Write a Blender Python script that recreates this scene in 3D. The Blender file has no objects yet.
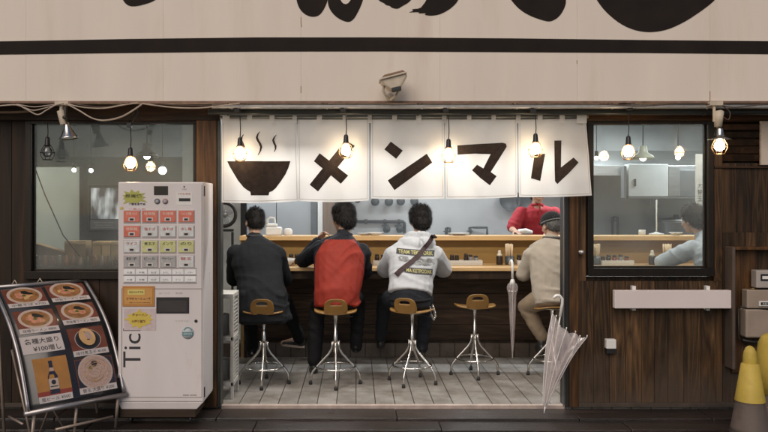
import bpy, bmesh, math, random
from mathutils import Vector, Matrix, Euler, noise
random.seed(7)
S = bpy.context.scene
COL = S.collection
PI = math.pi
V = Vector
CAM_D, F, VX, VY, CH = 5.7, 746.7, 356.0, 205.0, 1.54
# measurements taken from the photograph, turned into metres at a known distance
def PX(px, Y): return (px-VX)*(CAM_D+Y)/F
def PZ(py, Y): return CH-(py-VY)*(CAM_D+Y)/F

# ------------------------------------------------------------------ materials
MATS = {}
def newmat(name):
    m = bpy.data.materials.new(name); m.use_nodes = True
    nt = m.node_tree
    return m, nt, nt.nodes['Principled BSDF']
def N(nt, t, **kw):
    n = nt.nodes.new(t)
    for k, v in kw.items():
        if k.startswith('i_'): n.inputs[k[2:].replace('_', ' ')].default_value = v
        else: setattr(n, k, v)
    return n
def L(nt, a, b): nt.links.new(a, b)
def ramp(nt, stops):
    r = nt.nodes.new('ShaderNodeValToRGB')
    while len(r.color_ramp.elements) < len(stops): r.color_ramp.elements.new(0.5)
    for e, (p, c) in zip(r.color_ramp.elements, stops):
        e.position = p; e.color = (*c, 1)
    return r
def coords(nt, scale=(1,1,1), rot=(0,0,0)):
    tc = nt.nodes.new('ShaderNodeTexCoord'); mp = nt.nodes.new('ShaderNodeMapping')
    mp.inputs['Scale'].default_value = scale; mp.inputs['Rotation'].default_value = rot
    L(nt, tc.outputs['Object'], mp.inputs['Vector'])
    return mp.outputs['Vector']
def mat(name, col, rough=0.6, metal=0.0, var=0.12, nscale=8.0, bump=0.0, bscale=60.0, emit=None, estr=0, stretch=(1,1,1), coat=0, dirt=None, spec=0.5):
    if name in MATS: return MATS[name]
    m, nt, p = newmat(name)
    v = coords(nt, stretch)
    n = N(nt, 'ShaderNodeTexNoise'); n.inputs['Scale'].default_value = nscale; n.inputs['Detail'].default_value = 5
    L(nt, v, n.inputs['Vector'])
    lo = tuple(max(0, c*(1-var)) for c in col); hi = tuple(min(1, c*(1+var)) for c in col)
    r = ramp(nt, [(0.3, lo), (0.7, hi)]); L(nt, n.outputs['Fac'], r.inputs['Fac'])
    out = r.outputs['Color']
    if dirt:
        dcol, dsc, lo_, hi_ = dirt
        n3 = N(nt, 'ShaderNodeTexNoise'); n3.inputs['Scale'].default_value = dsc; n3.inputs['Detail'].default_value = 8; n3.inputs['Roughness'].default_value = .65
        L(nt, v, n3.inputs['Vector'])
        r3 = ramp(nt, [(lo_, (0,0,0)), (hi_, (1,1,1))]); L(nt, n3.outputs['Fac'], r3.inputs['Fac'])
        mx = N(nt, 'ShaderNodeMix', data_type='RGBA'); L(nt, r3.outputs['Color'], mx.inputs['Factor'])
        L(nt, out, mx.inputs['A']); mx.inputs['B'].default_value = (*dcol, 1); out = mx.outputs['Result']
    L(nt, out, p.inputs['Base Color'])
    p.inputs['Metallic'].default_value = metal
    p.inputs['Specular IOR Level'].default_value = spec
    r2 = N(nt, 'ShaderNodeMapRange'); r2.inputs['To Min'].default_value = max(0, rough-.08); r2.inputs['To Max'].default_value = min(1, rough+.1)
    L(nt, n.outputs['Fac'], r2.inputs['Value']); L(nt, r2.outputs['Result'], p.inputs['Roughness'])
    if coat: p.inputs['Coat Weight'].default_value = coat
    if bump:
        b = N(nt, 'ShaderNodeBump'); b.inputs['Strength'].default_value = bump; b.inputs['Distance'].default_value = 0.01
        n2 = N(nt, 'ShaderNodeTexNoise'); n2.inputs['Scale'].default_value = bscale; n2.inputs['Detail'].default_value = 4
        L(nt, v, n2.inputs['Vector']); L(nt, n2.outputs['Fac'], b.inputs['Height']); L(nt, b.outputs['Normal'], p.inputs['Normal'])
    if emit:
        p.inputs['Emission Color'].default_value = (*emit, 1); p.inputs['Emission Strength'].default_value = estr
    MATS[name] = m
    return m
def wood(name, dark, light, axis='z', rough=0.45, scale=1.0, ringy=1.0, bump=.25, worn=None):
    """long-grained timber; axis = direction of the grain; face attribute 'tint' shifts each board"""
    if name in MATS: return MATS[name]
    m, nt, p = newmat(name)
    s = {'z': (9, 9, .75), 'x': (.75, 9, 9), 'y': (9, .75, 9)}[axis]
    s = tuple(c*scale for c in s)
    tc = nt.nodes.new('ShaderNodeTexCoord')
    at = N(nt, 'ShaderNodeAttribute', attribute_name='tint')
    off = N(nt, 'ShaderNodeVectorMath', operation='MULTIPLY_ADD')
    L(nt, at.outputs['Color'], off.inputs[0]); off.inputs[1].default_value = (7.3, 3.1, 11.7); L(nt, tc.outputs['Object'], off.inputs[2])
    mp = nt.nodes.new('ShaderNodeMapping'); mp.inputs['Scale'].default_value = s
    L(nt, off.outputs['Vector'], mp.inputs['Vector'])
    n1 = N(nt, 'ShaderNodeTexNoise'); n1.inputs['Scale'].default_value = .9; n1.inputs['Detail'].default_value = 2; n1.inputs['Distortion'].default_value = .6
    L(nt, mp.outputs['Vector'], n1.inputs['Vector'])
    mu = N(nt, 'ShaderNodeMath', operation='MULTIPLY'); mu.inputs[1].default_value = 11*ringy; L(nt, n1.outputs['Fac'], mu.inputs[0])
    pp = N(nt, 'ShaderNodeMath', operation='PINGPONG'); pp.inputs[1].default_value = 1; L(nt, mu.outputs[0], pp.inputs[0])
    n2 = N(nt, 'ShaderNodeTexNoise'); n2.inputs['Scale'].default_value = 7; n2.inputs['Detail'].default_value = 6; n2.inputs['Roughness'].default_value = .7
    L(nt, mp.outputs['Vector'], n2.inputs['Vector'])
    soft = N(nt, 'ShaderNodeMath', operation='MULTIPLY_ADD'); L(nt, pp.outputs[0], soft.inputs[0]); soft.inputs[1].default_value = .55; soft.inputs[2].default_value = .30
    n4 = N(nt, 'ShaderNodeTexNoise'); n4.inputs['Scale'].default_value = 2.2; n4.inputs['Detail'].default_value = 3; L(nt, mp.outputs['Vector'], n4.inputs['Vector'])
    m4 = N(nt, 'ShaderNodeMath', operation='MULTIPLY_ADD'); L(nt, n4.outputs['Fac'], m4.inputs[0]); m4.inputs[1].default_value = 1.6; m4.inputs[2].default_value = -.05; m5 = N(nt, 'ShaderNodeMath', operation='MULTIPLY'); L(nt, m4.outputs[0], m5.inputs[0]); L(nt, n2.outputs['Fac'], m5.inputs[1])
    mix = N(nt, 'ShaderNodeMath', operation='MULTIPLY'); L(nt, soft.outputs[0], mix.inputs[0]); L(nt, m5.outputs[0], mix.inputs[1])
    r = ramp(nt, [(0.02, dark), (0.36, tuple(a*.60+b*.40 for a, b in zip(dark, light))), (0.80, light)])
    L(nt, mix.outputs[0], r.inputs['Fac'])
    hv = N(nt, 'ShaderNodeHueSaturation'); L(nt, r.outputs['Color'], hv.inputs['Color'])
    mr = N(nt, 'ShaderNodeMapRange'); mr.inputs['To Min'].default_value = .55; mr.inputs['To Max'].default_value = 1.45
    sp = N(nt, 'ShaderNodeSeparateColor'); L(nt, at.outputs['Color'], sp.inputs['Color']); L(nt, sp.outputs[0], mr.inputs['Value'])
    L(nt, mr.outputs['Result'], hv.inputs['Value'])
    out = hv.outputs['Color']
    if worn:
        wcol, z0, z1 = worn      # weathered foot of the boards
        spx = N(nt, 'ShaderNodeSeparateXYZ'); L(nt, tc.outputs['Object'], spx.inputs[0])
        nn = N(nt, 'ShaderNodeTexNoise'); nn.inputs['Scale'].default_value = 3.5; nn.inputs['Detail'].default_value = 7; L(nt, tc.outputs['Object'], nn.inputs['Vector'])
        ad = N(nt, 'ShaderNodeMath', operation='MULTIPLY_ADD'); L(nt, nn.outputs['Fac'], ad.inputs[0]); ad.inputs[1].default_value = -.9; L(nt, spx.outputs['Z'], ad.inputs[2])
        w = N(nt, 'ShaderNodeMapRange'); w.inputs['From Min'].default_value = z0; w.inputs['From Max'].default_value = z1; w.inputs['To Min'].default_value = .75; w.inputs['To Max'].default_value = 0
        L(nt, ad.outputs[0], w.inputs['Value'])
        mx = N(nt, 'ShaderNodeMix', data_type='RGBA'); L(nt, w.outputs['Result'], mx.inputs['Factor']); L(nt, out, mx.inputs['A']); mx.inputs['B'].default_value = (*wcol, 1); out = mx.outputs['Result']
    L(nt, out, p.inputs['Base Color'])
    rr = N(nt, 'ShaderNodeMapRange'); rr.inputs['To Min'].default_value = rough-.12; rr.inputs['To Max'].default_value = rough+.22
    L(nt, n2.outputs['Fac'], rr.inputs['Value']); L(nt, rr.outputs['Result'], p.inputs['Roughness'])
    p.inputs['Specular IOR Level'].default_value = .32
    b = N(nt, 'ShaderNodeBump'); b.inputs['Strength'].default_value = bump; b.inputs['Distance'].default_value = .004
    L(nt, mix.outputs[0], b.inputs['Height']); L(nt, b.outputs['Normal'], p.inputs['Normal'])
    MATS[name] = m
    return m
def glass(name, milky=.08, gloss=.07, tint=(.9,.93,.92), rough=.03):
    if name in MATS: return MATS[name]
    m, nt, p = newmat(name); nt.nodes.remove(p)
    o = nt.nodes['Material Output']
    t = N(nt, 'ShaderNodeBsdfTransparent'); t.inputs['Color'].default_value = (*tint, 1)
    g = N(nt, 'ShaderNodeBsdfGlossy'); g.inputs['Roughness'].default_value = rough
    d = N(nt, 'ShaderNodeBsdfDiffuse'); d.inputs['Color'].default_value = (.75, .77, .76, 1)
    tl = N(nt, 'ShaderNodeBsdfTranslucent'); tl.inputs['Color'].default_value = (.75, .77, .76, 1)
    dd = N(nt, 'ShaderNodeMixShader'); dd.inputs[0].default_value = .5; L(nt, d.outputs[0], dd.inputs[1]); L(nt, tl.outputs[0], dd.inputs[2])
    n = N(nt, 'ShaderNodeTexNoise'); n.inputs['Scale'].default_value = 2.2; n.inputs['Detail'].default_value = 6
    L(nt, coords(nt), n.inputs['Vector'])
    mr = N(nt, 'ShaderNodeMapRange'); mr.inputs['From Min'].default_value = .3; mr.inputs['From Max'].default_value = .7; mr.inputs['To Min'].default_value = milky*.4; mr.inputs['To Max'].default_value = milky*1.6
    L(nt, n.outputs['Fac'], mr.inputs['Value'])
    a = N(nt, 'ShaderNodeMixShader'); L(nt, mr.outputs[0], a.inputs[0]); L(nt, t.outputs[0], a.inputs[1]); L(nt, dd.outputs[0], a.inputs[2])
    fr = N(nt, 'ShaderNodeFresnel'); fr.inputs['IOR'].default_value = 1.45
    ad = N(nt, 'ShaderNodeMath', operation='ADD'); ad.inputs[1].default_value = gloss-.04; ad.use_clamp = True; L(nt, fr.outputs[0], ad.inputs[0])
    b = N(nt, 'ShaderNodeMixShader'); L(nt, ad.outputs[0], b.inputs[0]); L(nt, a.outputs[0], b.inputs[1]); L(nt, g.outputs[0], b.inputs[2])
    L(nt, b.outputs[0], o.inputs['Surface'])
    MATS[name] = m
    return m
def cloth_translucent(name, col, trans=.45, bump=.15):
    m, nt, p = newmat(name); nt.nodes.remove(p); o = nt.nodes['Material Output']
    v = coords(nt)
    n = N(nt, 'ShaderNodeTexNoise'); n.inputs['Scale'].default_value = 3; n.inputs['Detail'].default_value = 6; L(nt, v, n.inputs['Vector'])
    r = ramp(nt, [(.3, tuple(c*.9 for c in col)), (.7, col)]); L(nt, n.outputs['Fac'], r.inputs['Fac'])
    d = N(nt, 'ShaderNodeBsdfDiffuse'); t = N(nt, 'ShaderNodeBsdfTranslucent')
    n2 = N(nt, 'ShaderNodeTexNoise'); n2.inputs['Scale'].default_value = 14; n2.inputs['Detail'].default_value = 8; L(nt, v, n2.inputs['Vector'])
    b = N(nt, 'ShaderNodeBump'); b.inputs['Strength'].default_value = bump; b.inputs['Distance'].default_value = .01
    L(nt, n2.outputs['Fac'], b.inputs['Height'])
    for s in (d, t): L(nt, r.outputs['Color'], s.inputs['Color']); L(nt, b.outputs['Normal'], s.inputs['Normal'])
    mx = N(nt, 'ShaderNodeMixShader'); mx.inputs[0].default_value = trans; L(nt, d.outputs[0], mx.inputs[1]); L(nt, t.outputs[0], mx.inputs[2])
    L(nt, mx.outputs[0], o.inputs['Surface'])
    MATS[name] = m
    return m
def emitter(name, col, s):
    if name in MATS: return MATS[name]
    m, nt, p = newmat(name); nt.nodes.remove(p)
    e = N(nt, 'ShaderNodeEmission'); e.inputs['Color'].default_value = (*col, 1); e.inputs['Strength'].default_value = s
    L(nt, e.outputs[0], nt.nodes['Material Output'].inputs['Surface'])
    MATS[name] = m
    return m

# ------------------------------------------------------------------ meshes
def root_offset(o):
    t = V((0,0,0))
    while o is not None: t += o.location; o = o.parent
    return t
class MB:
    def __init__(s): s.v = []; s.f = []; s.m = []; s.t = []; s.sm = []
    def add(s, vs, fs, mi=0, smooth=False, tint=None):
        b = len(s.v); s.v += [V(p) for p in vs]
        t = random.random() if tint is None else tint
        for f in fs: s.f.append([b+i for i in f]); s.m.append(mi); s.t.append(t); s.sm.append(smooth)
        return s
    def box(s, x0, x1, y0, y1, z0, z1, mi=0, tint=None, rot=None):
        x0, x1 = sorted((x0, x1)); y0, y1 = sorted((y0, y1)); z0, z1 = sorted((z0, z1))
        vs = [(x0,y0,z0),(x1,y0,z0),(x1,y1,z0),(x0,y1,z0),(x0,y0,z1),(x1,y0,z1),(x1,y1,z1),(x0,y1,z1)]
        if rot:
            c = V(((x0+x1)/2, (y0+y1)/2, (z0+z1)/2)); R = Euler(rot).to_matrix(); vs = [R@(V(p)-c)+c for p in vs]
        return s.add(vs, [(0,3,2,1),(4,5,6,7),(0,1,5,4),(1,2,6,5),(2,3,7,6),(3,0,4,7)], mi, False, tint)
    def tube(s, pts, r, mi=0, n=10, cap=True, flat=None):
        pts = [V(p) for p in pts]; k = len(pts)
        rs = r if isinstance(r, (list, tuple)) else [r]*k
        vs = []; fs = []; side = None
        for i, p in enumerate(pts):
            t = (pts[min(i+1,k-1)]-pts[max(i-1,0)])
            if t.length < 1e-9: t = V((0,0,1))
            t.normalize()
            if side is None:
                side = V((1,0,0)) if abs(t.x) < .8 else V((0,1,0))
            side = (side - t*side.dot(t)); side.normalize(); up = t.cross(side)
            for j in range(n):
                a = 2*PI*j/n; vs.append(p+(side*math.cos(a)+up*math.sin(a))*rs[i])
        for i in range(k-1):
            for j in range(n):
                a, b = i*n+j, i*n+(j+1)%n
                fs.append((a, b, b+n, a+n))
        if cap: fs.append(tuple(range(n))[::-1]); fs.append(tuple(range((k-1)*n, k*n)))
        return s.add(vs, fs, mi, True)
    def lathe(s, c, prof, mi=0, n=24, axis='z', cap=True):
        c = V(c); vs = []; fs = []
        for r, h in prof:
            for j in range(n):
                a = 2*PI*j/n; x, y = r*math.cos(a), r*math.sin(a)
                vs.append(c+(V((x,y,h)) if axis == 'z' else V((x,h,y)) if axis == 'y' else V((h,x,y))))
        k = len(prof)
        for i in range(k-1):
            for j in range(n):
                a, b = i*n+j, i*n+(j+1)%n; fs.append((a, b, b+n, a+n) if axis != 'y' else (a, a+n, b+n, b))
        if cap:
            for i in (0, k-1):
                if prof[i][0] > 1e-4: fs.append(tuple(range(i*n, i*n+n)))
        return s.add(vs, fs, mi, True)
    def poly(s, pts, y0, y1, mi=0, tint=None):
        """polygon in the xz plane extruded from y0 to y1"""
        n = len(pts)
        vs = [(x, y0, z) for x, z in pts]+[(x, y1, z) for x, z in pts]
        fs = [tuple(range(n)), tuple(range(2*n-1, n-1, -1))]+[(i, i+n, (i+1)%n+n, (i+1)%n) for i in range(n)]
        return s.add(vs, fs, mi, False, tint)
    def ell(s, c, r, mi=0, nu=20, nv=12, rot=None):
        vs = []; fs = []; R = Euler(rot).to_matrix() if rot else Matrix.Identity(3)
        for i in range(nv+1):
            th = PI*i/nv
            for j in range(nu):
                a = 2*PI*j/nu; vs.append(V(c)+R@V((r[0]*math.sin(th)*math.cos(a), r[1]*math.sin(th)*math.sin(a), r[2]*math.cos(th))))
        for i in range(nv):
            for j in range(nu):
                a, b = i*nu+j, i*nu+(j+1)%nu; fs.append((a, a+nu, b+nu, b))
        return s.add(vs, fs, mi, True)
    def torus(s, c, R, r, mi=0, n=36, axis='z', arc=(0, 2*PI)):
        pts = []
        full = abs(arc[1]-arc[0]-2*PI) < 1e-6
        for i in range(n+1):
            a = arc[0]+(arc[1]-arc[0])*i/n
            x, y = R*math.cos(a), R*math.sin(a)
            pts.append(V(c)+(V((x,y,0)) if axis == 'z' else V((x,0,y)) if axis == 'y' else V((0,x,y))))
        return s.tube(pts, r, mi, 8, cap=not full)
    def build(s, name, mats, parent=None, bevel=0, world=True, weld=True):
        me = bpy.data.meshes.new(name)
        off = root_offset(parent) if (parent is not None and world) else V((0,0,0))
        me.from_pydata([p-off for p in s.v], [], s.f)
        if not isinstance(mats, (list, tuple)): mats = [mats]
        for m in mats: me.materials.append(m)
        at = me.color_attributes.new('tint', 'FLOAT_COLOR', 'CORNER')
        li = 0
        for i, pl in enumerate(me.polygons):
            pl.material_index = s.m[i]; pl.use_smooth = s.sm[i]; t = s.t[i]
            for k in pl.loop_indices: at.data[k].color = (t, (t*7.13)%1, (t*3.71)%1, 1)
        bm = bmesh.new(); bm.from_mesh(me)
        bmesh.ops.remove_doubles(bm, verts=bm.verts, dist=1e-6) if weld else None
        bmesh.ops.recalc_face_normals(bm, faces=bm.faces)
        bm.to_mesh(me); bm.free()
        o = bpy.data.objects.new(name, me); COL.objects.link(o)
        if parent is not None: o.parent = parent
        if bevel:
            b = o.modifiers.new('b', 'BEVEL'); b.width = bevel; b.segments = 2; b.limit_method = 'ANGLE'; b.angle_limit = math.radians(50)
        return o
def tag(o, label=None, cat=None, group=None, kind=None):
    if label: o['label'] = label
    if cat: o['category'] = cat
    if group: o['group'] = group
    if kind: o['kind'] = kind
    return o
def thing(name, label, cat, loc=(0,0,0), group=None):
    o = bpy.data.objects.new(name, None); COL.objects.link(o); o.location = loc; o.empty_display_size = .1
    return tag(o, label, cat, group)
def dup(root, loc, rotz=0, label=None):
    r = root.copy(); COL.objects.link(r); r.location = loc; r.rotation_euler = (0,0,rotz)
    if label: r['label'] = label
    for ch in [c for c in COL.objects if c.parent == root]:
        c = ch.copy(); COL.objects.link(c); c.parent = r
        for g in [g for g in COL.objects if g.parent == ch]:
            d = g.copy(); COL.objects.link(d); d.parent = c
    return r
def text2d(body, size=1.0, bold=0.0, align='CENTER', spacing=1.0):
    cu = bpy.data.curves.new('t', 'FONT'); cu.body = body; cu.size = size; cu.align_x = align; cu.align_y = 'CENTER'
    cu.offset = bold; cu.space_character = spacing; cu.resolution_u = 3
    o = bpy.data.objects.new('t', cu); COL.objects.link(o)
    dg = bpy.context.evaluated_depsgraph_get()
    me = bpy.data.meshes.new_from_object(o.evaluated_get(dg))
    vs = [(v.co.x, v.co.y) for v in me.vertices]; fs = [tuple(p.vertices) for p in me.polygons]
    bpy.data.objects.remove(o); bpy.data.curves.remove(cu); bpy.data.meshes.remove(me)
    return vs, fs
def fit_text(mb, body, fn, w, h, mi=0, bold=0.0, rot=0):
    """scale text to a w x h box; fn(x, y) gives the place in space"""
    vs, fs = text2d(body, 1, bold)
    if not vs: return
    x0 = min(v[0] for v in vs); x1 = max(v[0] for v in vs); y0 = min(v[1] for v in vs); y1 = max(v[1] for v in vs)
    sx = w/(x1-x0); sy = h/(y1-y0); cx, cy = (x0+x1)/2, (y0+y1)/2
    out = []
    for x, y in vs:
        a, b = (x-cx)*sx, (y-cy)*sy
        if rot: a, b = a*math.cos(rot)-b*math.sin(rot), a*math.sin(rot)+b*math.cos(rot)
        out.append(fn(a, b))
    mb.add(out, fs, mi)

# ------------------------------------------------------------------ render, camera, light
S.render.engine = 'CYCLES'
S.view_settings.view_transform = 'Standard'; S.view_settings.look = 'None'; S.view_settings.gamma = 1
S.view_settings.use_curve_mapping = False
S.view_settings.exposure = 0.28
S.cycles.max_bounces = 8; S.cycles.transparent_max_bounces = 16
cam = bpy.data.cameras.new('camera'); co = bpy.data.objects.new('camera', cam); COL.objects.link(co)
co.location = (0, -CAM_D, CH); co.rotation_euler = (math.radians(90), 0, 0)
cam.sensor_width = 36; cam.lens = F/768*36; cam.shift_x = (384-VX)/768; cam.shift_y = (VY-216)/768
cam.clip_start = .05; cam.clip_end = 500
S.camera = co
w = bpy.data.worlds.new('World'); S.world = w; w.use_nodes = True
nt = w.node_tree; bg = nt.nodes['Background']
sky = nt.nodes.new('ShaderNodeTexSky'); sky.sky_type = 'NISHITA'; sky.sun_disc = False
SUN_EL, SUN_AZ = math.radians(38), math.radians(200)     # azimuth clockwise from +Y: behind the camera, a little left
sky.sun_elevation = SUN_EL; sky.sun_rotation = SUN_AZ
nt.links.new(sky.outputs[0], bg.inputs[0]); bg.inputs[1].default_value = .05
sl = bpy.data.lights.new('sun', 'SUN'); so = bpy.data.objects.new('sun', sl); COL.objects.link(so)
sl.energy = 1.5; sl.angle = math.radians(50); sl.color = (1, .84, .70)
d = V((math.sin(SUN_AZ)*math.cos(SUN_EL), math.cos(SUN_AZ)*math.cos(SUN_EL), math.sin(SUN_EL)))
so.rotation_euler = d.to_track_quat('Z', 'Y').to_euler()
def area(loc, size, size_y, e, col, rot=(0,0,0)):
    l = bpy.data.lights.new('lamp_light', 'AREA'); l.shape = 'RECTANGLE'; l.size = size; l.size_y = size_y; l.energy = e; l.color = col
    o = bpy.data.objects.new('lamp_light', l); COL.objects.link(o); o.location = loc; o.rotation_euler = rot
    return o
KITCHEN_W, DOOR_W = 34, 24
# ------------------------------------------------------------------ palette
W_DARK = wood('dark_boards', (.004,.0023,.0015), (.215,.115,.048), 'z', .46, ringy=1.5, bump=.55, scale=1.0, worn=((.075,.055,.041), -.42, -.04))
W_MID = wood('brown_boards', (.02,.009,.004), (.30,.14,.045), 'z', .42, bump=.4)
W_BEAM = wood('beam_wood', (.014,.007,.004), (.17,.078,.028), 'x', .42, bump=.4)
W_BLACK = wood('blackened_wood', (.006,.0035,.002), (.075,.037,.016), 'z', .55, bump=.4, scale=.8)
W_FRAME = wood('frame_wood', (.008,.006,.004), (.03,.018,.01), 'z', .38)
W_PALE = wood('pale_counter_wood', (.40,.25,.11), (.54,.36,.18), 'x', .35, scale=.7, ringy=.5, bump=.08)
W_RISER = wood('golden_ply', (.32,.185,.055), (.46,.28,.10), 'x', .4, scale=.5, bump=.08)
W_CRATE = wood('crate_wood', (.45,.30,.15), (.66,.48,.28), 'z', .6, scale=.8)
CHROME = mat('chrome', (.62,.60,.57), .22, 1.0, .06, 30)
STEEL = mat('brushed_steel', (.52,.53,.54), .38, 1.0, .1, 3, stretch=(1,1,30))
DULL = mat('dull_aluminium', (.42,.41,.40), .45, .9, .1, 10)
BLACK = mat('black_plastic', (.015,.015,.016), .4, 0, .1)
RUBBER = mat('rubber', (.02,.02,.02), .8)
WHITE_P = mat('white_plastic', (.72,.71,.69), .4, 0, .04)
CREAM_P = mat('aged_cream_plastic', (.55,.47,.36), .5, 0, .15, 20, dirt=((.2,.12,.07), 9, .62, .8))
def tile_mat(name, size, col, grout, rough=.35, gap=.012):
    m, nt, p = newmat(name)
    v = coords(nt)
    b = N(nt, 'ShaderNodeTexBrick'); b.offset = 0; b.squash = 1
    b.inputs['Scale'].default_value = 1; b.inputs['Brick Width'].default_value = size[0]; b.inputs['Row Height'].default_value = size[1]
    b.inputs['Mortar Size'].default_value = gap/2; b.inputs['Mortar Smooth'].default_value = .2; b.inputs['Bias'].default_value = 0
    b.inputs['Color1'].default_value = (*col, 1); b.inputs['Color2'].default_value = (*[c*.78 for c in col], 1); b.inputs['Mortar'].default_value = (*grout, 1)
    L(nt, v, b.inputs['Vector'])
    n = N(nt, 'ShaderNodeTexNoise'); n.inputs['Scale'].default_value = 3.5; n.inputs['Detail'].default_value = 9; n.inputs['Roughness'].default_value = .7; L(nt, v, n.inputs['Vector'])
    r = ramp(nt, [(.35, (.50,.45,.40)), (.62, (1,1,1))]); L(nt, n.outputs['Fac'], r.inputs['Fac'])
    mx = N(nt, 'ShaderNodeMix', data_type='RGBA', blend_type='MULTIPLY'); mx.inputs['Factor'].default_value = 1
    L(nt, b.outputs['Color'], mx.inputs['A']); L(nt, r.outputs['Color'], mx.inputs['B']); L(nt, mx.outputs['Result'], p.inputs['Base Color'])
    mr = N(nt, 'ShaderNodeMapRange'); mr.inputs['To Min'].default_value = rough+.2; mr.inputs['To Max'].default_value = rough-.1; L(nt, n.outputs['Fac'], mr.inputs['Value']); L(nt, mr.outputs[0], p.inputs['Roughness'])
    bp = N(nt, 'ShaderNodeBump'); bp.inputs['Strength'].default_value = .5; bp.inputs['Distance'].default_value = .003; bp.invert = True
    L(nt, b.outputs['Fac'], bp.inputs['Height']); L(nt, bp.outputs['Normal'], p.inputs['Normal'])
    MATS[name] = m
    return m
TILE = tile_mat('floor_tiles', (.151, .453), (.32,.305,.285), (.06,.052,.046), gap=.008)

# ------------------------------------------------------------------ ground
ASPH = mat('asphalt', (.045,.034,.030), .6, 0, .35, 40, .5, 220, dirt=((.10,.05,.035), 2.5, .5, .72))
b = MB(); b.add([(-120,-120,-.06),(120,-120,-.06),(120,-.47,-.06),(-120,-.47,-.06)], [(0,1,2,3)])
b.add([(-120,-.47,-.06),(120,-.47,-.06),(120,120,-.06),(-120,120,-.06)], [(0,1,2,3)])
tag(b.build('road', ASPH), kind='structure')
SLAB = mat('worn_kerb_slab', (.034,.024,.020), .30, 0, .4, 6, .5, 60, stretch=(.4,3,3), dirt=((.02,.017,.015), 3, .45, .6))
b = MB()
xs = [-9, -3.4, -2.2, -1.02, .3, 1.63, 2.6, 3.3, 5, 9]
for i in range(len(xs)-1):
    b.box(xs[i]+.002, xs[i+1]-.002, -.26, .0, -.2, -.012-random.random()*.004)
    b.box(xs[i]+.002+.3, xs[i+1]-.002+.3, -.475, -.264, -.2, -.030-random.random()*.005)
tag(b.build('kerb_step', SLAB, bevel=.006), kind='structure')
b = MB(); b.box(-5.2, 5.4, .034, 5.2, -.2, 0)
tag(b.build('shop_floor', TILE), kind='structure')

# ------------------------------------------------------------------ building
bld = thing('shop_building', 'dark timber fronted ground floor noodle shop with a wide open doorway', 'building', (0,0,0))
WL0, WL1, WLt, WLb = PX(32,0), PX(194,0), PZ(124,0), PZ(271,0)
WR0, WR1, WRt, WRb = PX(593,0), PX(707,0), PZ(124,0), PZ(268,0)
DL, DR = PX(221,0), PX(565,0)
HEAD = PZ(106, 0)
def planks(mb, x0, x1, z0, z1, y0=0, y1=.05, w=.115, gap=.003, mi=0):
    x = x0
    while x < x1-.01:
        ww = w*(.85+.3*random.random()); e = min(x+ww, x1)
        if x1-e < .03: e = x1
        mb.box(x+gap/2, e-gap/2, y0+random.random()*.004, y1, z0, z1, mi); x = e
b = MB(); planks(b, DR+.10, 2.80, .03, WRb-.10)
planks(b, WR1+.055, 2.80, WRb-.10, 2.02); planks(b, DR+.10, WR0-.05, WRb-.10, HEAD-.06)
b.box(DR+.03, 2.82, .05, .10, 0, WRb-.07); b.box(WR1+.05, 2.82, .05, .10, WRb-.07, HEAD); b.box(DR+.03, WR0-.05, .05, .10, WRb-.07, HEAD)
tag(b.build('plank_wall', W_MID if 0 else W_DARK, bld, bevel=.0015))
b = MB(); planks(b, 2.80, 6, .03, 1.33, 0, .06, .2); planks(b, 2.80, 6, 1.33, 1.86, .01, .06, .13)
b.build('plank_wall', W_DARK, bld, bevel=.0015)
# left walls
b = MB(); planks(b, -6, WL0-.05, .0, HEAD); planks(b, WL0-.05, WL1+.0, .0, WLb-.06, w=.2)
b.box(-6, WL0-.06, .055, .10, 0, HEAD); b.box(WL0-.06, WL1, .055, .10, 0, WLb-.08)
b.build('plank_wall', W_BLACK, bld, bevel=.0015)
# posts
b = MB(); b.box(WL1+.022, PX(217,0), -.03, .12, 0, HEAD-.02); b.build('post', W_MID, bld, bevel=.006)
b = MB(); b.box(PX(217,0)+.002, DL, -.012, .10, 0, HEAD-.02); b.build('door_jamb', mat('jamb_metal', (.06,.06,.055), .4, .5), bld, bevel=.003)
b = MB(); b.box(DR, DR+.028, -.012, .14, 0, HEAD-.02); b.build('door_jamb', BLACK, bld, bevel=.003)
b = MB(); b.box(DR+.030, DR+.098, -.02, .12, 0, HEAD-.06); b.build('post', W_MID, bld, bevel=.004)
b = MB(); b.box(DR-.010, DR-.004, .0, .02, .0, HEAD-.05, rot=(0, .004, 0)); b.build('door_track', mat('track_grey', (.16,.15,.14), .5, .5), bld)
# lintel and head beam
b = MB(); b.box(-6, DL-.002, -.036, .13, PZ(121,0), PZ(104.3,0)); b.box(DR+.1, 6, -.03, .13, PZ(121,0), PZ(104.3,0)); b.box(DL, DR+.098, .0, .13, HEAD-.02, HEAD+.02)
b.build('lintel', W_BEAM, bld, bevel=.006)
b = MB(); b.box(-6, 6, .0, .14, PZ(104,0), 3.8); b.build('upper_wall', mat('upper_render', (.30,.27,.24), .8), bld)
# dark louvre, upper right
b = MB()
z = 1.88
while z < HEAD-.03:
    b.box(PX(722,0), 6, .0, .035, z, z+.045, rot=(.45,0,0)); z += .06
b.box(PX(722,0), 6, .05, .09, 1.86, HEAD)
b.build('louvre', W_BLACK, bld)
b = MB(); b.box(PX(714,0), 6, -.012, .0, PZ(168,0), PZ(166,0)); b.build('rail', W_BEAM, bld)
# weathered skirting at the foot
for a_, c_ in ((DR+.1, 6), (-6, -1.1)):
    b = MB(); b.box(a_, c_, -.015, .0, .0, .032); b.build('skirting', mat('grey_skirting', (.055,.040,.030), .7, 0, .3, 9), bld, bevel=.003)
b = MB(); b.box(DL+.002, DR-.002, 0.0, .034, -.1, .012); b.build('threshold', mat('stone_threshold', (.42,.34,.30), .5, 0, .2, 12), bld, bevel=.003)
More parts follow.
